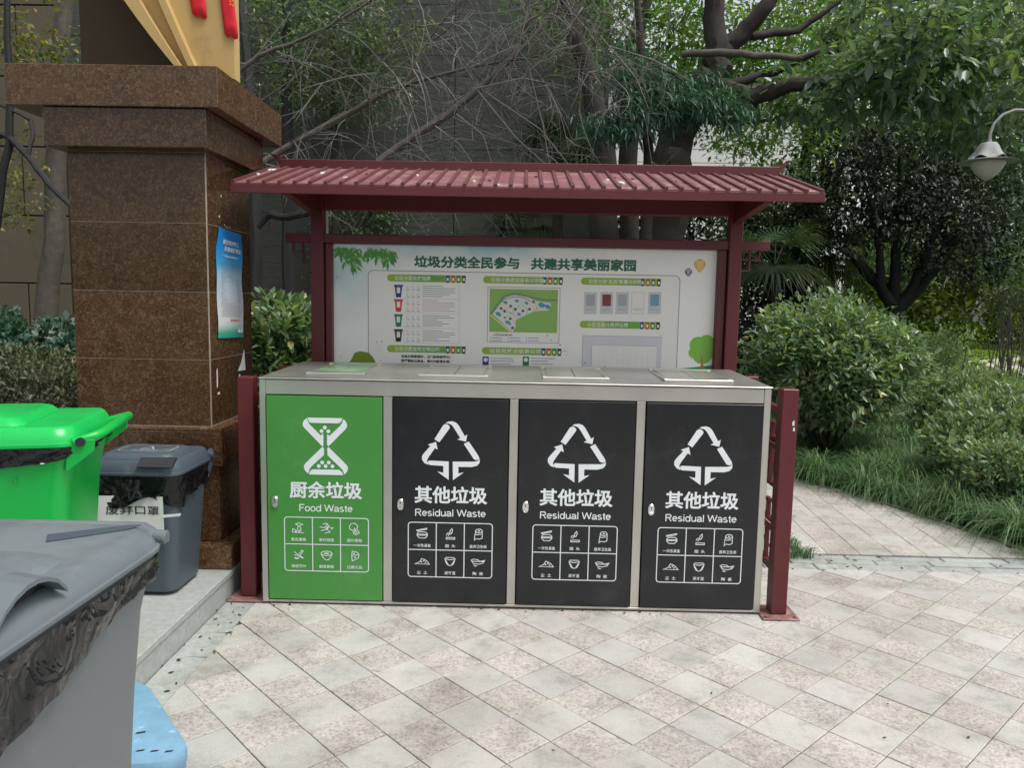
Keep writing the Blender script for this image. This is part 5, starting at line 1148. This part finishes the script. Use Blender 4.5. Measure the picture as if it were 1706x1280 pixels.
# dark osmanthus
q = gnd(1490, 660); t5 = thing('dark_evergreen_tree', 'low forked dark evergreen tree with purplish black crown', 'tree', (at(1488, 500, 8)[0], 8, 0))
X5 = at(1488, 500, 8)[0]
limb(t5, [(X5, 8, 0), A3(1490, 520, 8)], [.2, .17], 'bark_black', 'trunk')
for L_ in ([(1488, 515), (1468, 480), (1466, 420), (1450, 330)], [(1490, 515), (1492, 440), (1500, 350), (1500, 260)], [(1492, 515), (1525, 470), (1545, 420), (1580, 340)], [(1470, 480), (1440, 450), (1425, 428), (1400, 415)], [(1500, 510), (1535, 480), (1570, 430), (1600, 380)]):
    limb(t5, [A3(*p, 8-.2*i) for i, p in enumerate(L_)], [.10, .075, .05, .03], 'bark_black')
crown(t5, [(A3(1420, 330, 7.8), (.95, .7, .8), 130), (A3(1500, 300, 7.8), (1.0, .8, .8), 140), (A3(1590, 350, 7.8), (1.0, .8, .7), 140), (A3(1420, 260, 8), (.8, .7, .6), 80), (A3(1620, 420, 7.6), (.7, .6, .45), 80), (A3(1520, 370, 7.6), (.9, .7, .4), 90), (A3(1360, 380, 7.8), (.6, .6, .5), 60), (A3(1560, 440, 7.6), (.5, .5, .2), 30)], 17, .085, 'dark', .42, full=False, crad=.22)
t6 = thing('broadleaf_tree', 'mid green leafy tree behind the street lamp at the right edge', 'tree', (at(1760, 500, 9.5)[0], 9.5, 0))
limb(t6, [(at(1760, 500, 9.5)[0], 9.5, 0), A3(1750, 400, 9.5), A3(1650, 250, 9.5), A3(1630, 100, 9.5)], [.16, .13, .10, .06], name='trunk')
crown(t6, [(A3(1600, 240, 9), 1.3, 130), (A3(1690, 300, 9), 1.2, 120), (A3(1680, 180, 9), 1.4, 130), (A3(1540, 200, 9.5), 1.1, 100), (A3(1690, 370, 9), (.8, .7, .6), 70), (A3(1700, 60, 9.5), 1.6, 120), (A3(1580, 100, 10), 1.4, 140), (A3(1640, 130, 9.6), 1.3, 140), (A3(1560, 300, 9.4), 1.0, 110), (A3(1650, 240, 8.8), 1.0, 110)], 16, .10, 'tree', .42, full=False, crad=.28)
t7 = thing('broadleaf_tree', 'leafy tree mass between shelter end and dark evergreen', 'tree', (at(1330, 500, 10)[0], 10, 0))
limb(t7, [(at(1330, 500, 10)[0], 10, 0), A3(1330, 400, 10), A3(1345, 250, 10), A3(1380, 100, 10)], [.18, .14, .10, .05], name='trunk')
crown(t7, [(A3(1370, 210, 9.8), (.9, .9, .6), 50), (A3(1290, 335, 9), (1.1, .8, .55), 110), (A3(1340, 330, 9), (.8, .8, .6), 90), (A3(1260, 380, 9), (.9, .7, .5), 90), (A3(1420, 150, 10), 1.3, 90), (A3(1390, 260, 9.6), (.5, .7, .5), 36), (A3(1470, 190, 10), (1.2, .9, .8), 90), (A3(1230, 250, 10), (.5, .6, .4), 22)], 16, .10, 'tree', .42, full=False, crad=.26)
# fan palms
def fan(V_, c, d, size, n=22, w_=.022):
    d = np.array(d)/np.linalg.norm(d); u = np.cross(d, [0, 0, 1]); u /= np.linalg.norm(u); 
    for i in range(n):
        a = (i/(n-1)-.5)*2*2.0; dir_ = d*math.cos(a)+u*math.sin(a); s = np.cross(dir_, np.cross(d, u)); s = s/np.linalg.norm(s)*w_/2
        p0 = np.array(c); p1 = p0+dir_*size*.6; p2 = p0+dir_*size+np.array([0, 0, -size*.35*random.uniform(.6, 1.2)])
        V_.append(np.stack([p0-s*.3, p0+s*.3, (p0+p1)/2-s, (p0+p1)/2+s, p1-s*.8, p1+s*.8, p2, p2+s*.05]))
def palm(label, x, y, h, nf, size, name='fan_palm'):
    t = thing(name, label, 'palm', (x, y, 0)); m = MB(); m.tube([(x, y, 0), (x+.03, y, h*.5), (x, y, h)], [.08, .075, .07], 8); m.build('trunk', MT['bark'], t, smooth=True); V_ = []
    pt = MB()
    for i in range(nf):
        a = RNG.random()*6.28; el = RNG.uniform(-.5, .9); d = np.array([math.cos(a)*math.cos(el), math.sin(a)*math.cos(el), math.sin(el)]); c = np.array([x, y, h])+d*size*.75; fan(V_, c, d+np.array([0, 0, -.25]), size); pt.tube([(x, y, h-.05), tuple(c)], .008, 4, False)
    pt.build('leaf_stalk', MT['bark'], t); V = np.array(V_)-np.array(t.location); put('fronds', blade_mesh('fronds', [V], 'palm'), t)
q = at(930, 260, 7.2); palm('fan palm with dark fingered leaves against the grey wall above the roof', q[0], 7.2, q[2], 16, .5)
q = at(870, 380, 7.6); palm('small dark fan palm seen through the gap under the roof', q[0], 7.6, q[2], 12, .42)
q = at(1290, 440, 6.6); palm('fan palm drooping above the big glossy shrub, left one', q[0], 6.6, q[2], 20, .55)
q = at(1385, 430, 8.4); palm('sunlit feathery palm behind the glossy shrub, right of its pair', q[0], 8.4, q[2], 22, .6)
# bamboo clump far right
t = thing('bamboo_clump', 'thin stemmed bamboo clump by the road at the right edge', 'bamboo', (at(1670, 560, 12)[0], 12, 0)); m = MB()
for _ in range(30):
    x = at(random.uniform(1662, 1706), 560, 12)[0]; y = 12+random.uniform(-.4, .4); m.tube([(x, y, 0), (x+random.uniform(-.2, .2), y, 1.0), (x+random.uniform(-.4, .4), y, 1.9)], [.012, .011, .006], 4, False)
m.build('stem', MT['bark_pale'], t); crown(t, [(A3(1690, 490, 12), (.5, .4, .35), 60)], 14, .12, 'palm', .16, full=False, crad=.2)

# far wood masses closing the view
def wood(name, label, boxes, size, mat, per=14, crad=.5):
    B = []
    for (x0, x1, y0, y1, z0, z1, n) in boxes:
        c = np.stack([RNG.uniform(x0, x1, n), RNG.uniform(y0, y1, n), z0+(z1-z0)*RNG.random(n)**.9], 1); B.append(cluster_leaves(c, unit(n), per, crad, size, .2, droop=.2))
    b, a, n_, L = [np.concatenate([q[i] for q in B]) for i in range(4)]; o = put(name, leaf_mesh(name, b, a, n_, L, .5, LF[mat], False), None); o['kind'] = 'stuff'; o['label'] = label; return o
wood('distant_wood', 'distant sunlit yellow green wood behind the lawn', [(6, 40, 29, 31, 0, 4.5, 3800)], .28, 'sunny', 14, .6)
wood('distant_wood', 'tall dark green wood closing the view at the right', [(3, 9, 21.5, 23, 5.2, 9, 330), (8.5, 26, 22, 26, 2.5, 13.5, 2600)], .24, 'tree', 14, .6)
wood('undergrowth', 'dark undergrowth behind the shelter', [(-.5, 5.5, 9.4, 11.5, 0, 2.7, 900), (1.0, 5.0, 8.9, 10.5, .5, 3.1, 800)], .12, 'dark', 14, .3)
wood('wall_creeper', 'green creeper patches over the grey wall', [(at(600, 250, 8.3)[0]-.8, at(600, 250, 8.3)[0]+.7, 8.2, 8.5, 1.7, 3.4, 200), (at(480, 60, 8.3)[0]-1, at(480, 60, 8.3)[0]+1.6, 8.1, 8.5, 4.0, 6.2, 260), (at(680, 380, 8.3)[0]-.6, at(680, 380, 8.3)[0]+.7, 8.1, 8.5, .9, 2.35, 200)], .07, 'tree', 12, .22)
# left side trees
tl = thing('whitewashed_tree', 'grey trunk with whitewashed foot in front of the beige wall at the far left', 'tree', (at(76, 600, 6.8)[0], 6.8, 0))
X7 = at(76, 600, 6.8)[0]; zc = at(82, 540, 6.8)[2]
limb(tl, [(X7, 6.8, 0), (X7+.02, 6.8, zc)], [.17, .155], 'lime', 'whitewash')
limb(tl, [(X7+.02, 6.8, zc), A3(88, 430, 6.8), A3(92, 300, 6.8), A3(100, 120, 6.8), A3(110, -60, 6.8)], [.15, .135, .13, .11, .09], 'bark_pale', 'trunk')
crown(tl, [(A3(40, 50, 6.4), (.9, .6, .5), 50), (A3(30, 330, 6.2), (.35, .3, .45), 24), (A3(20, 280, 6.4), (.4, .3, .2), 12), (A3(70, 90, 6.4), (.4, .3, .4), 26), (A3(20, 235, 6.4), (.3, .3, .2), 10)], 10, .07, 'yellowish', .5, full=False, crad=.16)
tb = thing('black_branched_tree', 'thin black trunk with a crossing black branch at the upper left', 'tree', (at(18, 500, 3.4)[0], 3.4, 0))
limb(tb, [(at(16, 500, 3.4)[0]-.3, 3.4, 0), A3(-20, 420, 3.4), A3(16, 240, 3.4), A3(14, 100, 3.4), A3(10, -40, 3.4)], [.05, .045, .034, .03, .025], 'bark_black', 'trunk', 7)
limb(tb, [A3(-20, 222, 3.4), A3(14, 228, 3.4), A3(48, 262, 3.3), A3(80, 305, 3.2), A3(125, 350, 3.1), A3(180, 380, 3.0)], [.03, .03, .028, .026, .022, .018], 'bark_black', 'limb', 7)
limb(tb, [A3(-10, 170, 3.4), A3(30, 188, 3.4), A3(52, 200, 3.4), A3(55, 225, 3.35), A3(48, 258, 3.3)], [.012, .014, .017, .018, .018], 'bark_black', 'limb', 6)
limb(tb, [A3(430, 380, 3.4), A3(450, 357, 3.4), A3(480, 362, 3.4), A3(512, 355, 3.4), A3(540, 340, 3.4)], [.022, .034, .032, .032, .02], 'bark_black', 'limb', 8)
td = thing('dark_slim_tree', 'slim dark trunk just right of the brown pillar', 'tree', (at(425, 500, 4.6)[0], 4.6, 0))
limb(td, [(at(424, 500, 4.6)[0], 4.6, 0), A3(426, 450, 4.6), A3(421, 250, 4.6), A3(412, 110, 4.6), A3(402, 20, 4.6), A3(398, -60, 4.6)], [.075, .07, .062, .05, .04, .03], 'bark_black', 'trunk', 8)
for px, wd, Yd, lb in ((478, .10, 7.6, 'dim trunk in the gap between pillar and shelter post, beside the grey wall'), (556, .06, 7.9, 'dim slender trunk seen above the shelter roof at the left')):
    tq = thing('slender_tree', lb, 'tree', (at(px, 500, Yd)[0], Yd, 0)); crown(tq, [(A3(px+random.uniform(0, 60), 30, Yd-.3), (1.1, .4, .7), 60), (A3(px+70, 70+random.uniform(-20, 60), Yd-.3), (.8, .4, .6), 46), (A3(px-20, 150, Yd-.3), (.5, .3, .5), 24)], 14, .08, 'tree', .45, full=False, crad=.2); limb(tq, [(at(px, 500, Yd)[0], Yd, 0), A3(px+3, 350, Yd), A3(px, 100, Yd), A3(px-4, -60, Yd)], [wd, wd*.9, wd*.7, wd*.5], 'bark_black', 'trunk', 7)

# leafless branches over the roof
bt = thing('bare_tree', 'leafless grey tree behind the left shelter post, its long limb slanting up right', 'tree', (at(538, 500, 3.0)[0], 3.0, 0))
main = [
 ([(430, 275), (470, 250), (560, 200), (650, 150), (720, 128), (800, 108), (900, 92)], [.03, .03, .026, .022, .016, .012, .007], 3.2),
 ([(600, 300), (640, 262), (680, 235), (740, 195), (795, 150), (850, 100), (890, 62), (930, 0), (950, -50)], [.034, .034, .033, .030, .028, .022, .016, .012, .008], 3.0),
 ([(850, 100), (866, 70), (875, 30), (885, -20)], [.016, .012, .01, .006], 2.95),
 ([(395, 120), (430, 92), (480, 75), (540, 48), (620, 0), (680, -40)], [.022, .020, .018, .014, .010, .006], 3.4),
 ([(680, 128), (700, 85), (730, 45), (760, 0)], [.014, .011, .008, .005], 3.2),
 ([(614, 165), (618, 140), (640, 100), (670, 60), (700, 40)], [.012, .01, .008, .006, .004], 3.2),
]
limb(bt, [(at(538, 500, 3.0)[0], 3.0, 0), A3(538, 500, 3.0), A3(540, 345, 3.0), A3(562, 318, 3.0), A3(600, 300, 3.0)], [.045, .04, .036, .035, .034], 'bark_pale', 'trunk', 8)
bt2 = thing('bare_tree', 'leafless grey tree rising behind the brown pillar, its limbs fanning right', 'tree', (at(392, 500, 3.3)[0], 3.3, 0))
limb(bt2, [(at(392, 500, 3.3)[0], 3.3, 0), A3(392, 420, 3.3), A3(404, 300, 3.25), A3(430, 275, 3.2)], [.05, .045, .038, .03], 'bark_pale', 'trunk', 8)
limb(bt2, [A3(392, 400, 3.3), A3(378, 250, 3.4), A3(380, 150, 3.4), A3(395, 120, 3.4)], [.04, .03, .026, .022], 'bark_pale', 'limb', 8)
lines = []
for pts, rr_, Y in main:
    W_ = [A3(*p, Y+.04*i) for i, p in enumerate(pts)]; limb(bt2 if Y > 3.1 else bt, W_, rr_, 'bark_pale', 'limb', 8); lines.append((np.array(W_), rr_))
twg = MB()
def twig(p, d, L, r, depth):
    n_ = 6; pts = [p]; dd = d.copy(); bend = RNG.normal(size=3)*.13+np.array([0, 0, -.10])
    for i in range(n_):
        dd = dd+bend+RNG.normal(size=3)*.05; dd /= np.linalg.norm(dd); p = p+dd*L/n_; pts.append(p)
    twg.tube(pts, [r*(1-.8*i/n_) for i in range(n_+1)], 3, False)
    if depth > 0:
        for _ in range(int(RNG.integers(2, 4))):
            k_ = int(RNG.integers(1, n_)); nd = dd*.6+RNG.normal(size=3)*.55*np.array([1, .7, .9]); nd /= np.linalg.norm(nd); twig(pts[k_], nd, L*RNG.uniform(.4, .75), r*.62, depth-1)
for W_, rr_ in lines:
    for i in range(len(W_)-1):
        for _ in range(5):
            t = RNG.random(); p = W_[i]+(W_[i+1]-W_[i])*t; d = (W_[i+1]-W_[i])/np.linalg.norm(W_[i+1]-W_[i]); nd = d*.5+RNG.normal(size=3)*np.array([.8, .4, .7]); nd /= np.linalg.norm(nd); twig(p, nd, RNG.uniform(.5, 1.15), RNG.uniform(.0045, .008), 2)
for px, py in ((960, 30), (990, 60), (940, 90), (1000, 20), (1010, 90), (900, 130), (880, 10), (980, 120)):
    for _ in range(6): nd = RNG.normal(size=3)*np.array([.9, .4, .7]); nd /= np.linalg.norm(nd); twig(at(px, py, 3.1), nd, RNG.uniform(.5, 1.0), .006, 2)
for a_, b_, c2 in (((795, 150), (860, 230), (905, 270)), ((800, 148), (900, 215), (960, 290)), ((880, 110), (905, 210), (915, 272)), ((725, 210), (765, 240), (790, 275)), ((760, 190), (805, 225), (820, 275)), ((1010, 75), (1090, 100), (1160, 140)), ((1000, 60), (1060, 130), (1080, 180)), ((790, 148), (870, 130), (950, 145)), ((1060, 140), (1110, 70), (1118, 0))):
    twg.tube([A3(*a_, 3.0), A3(*b_, 2.95), A3(*c2, 2.9)], [.008, .006, .003], 5, False)
twg.build('twig', MT['twig'], bt)['kind'] = 'stuff'
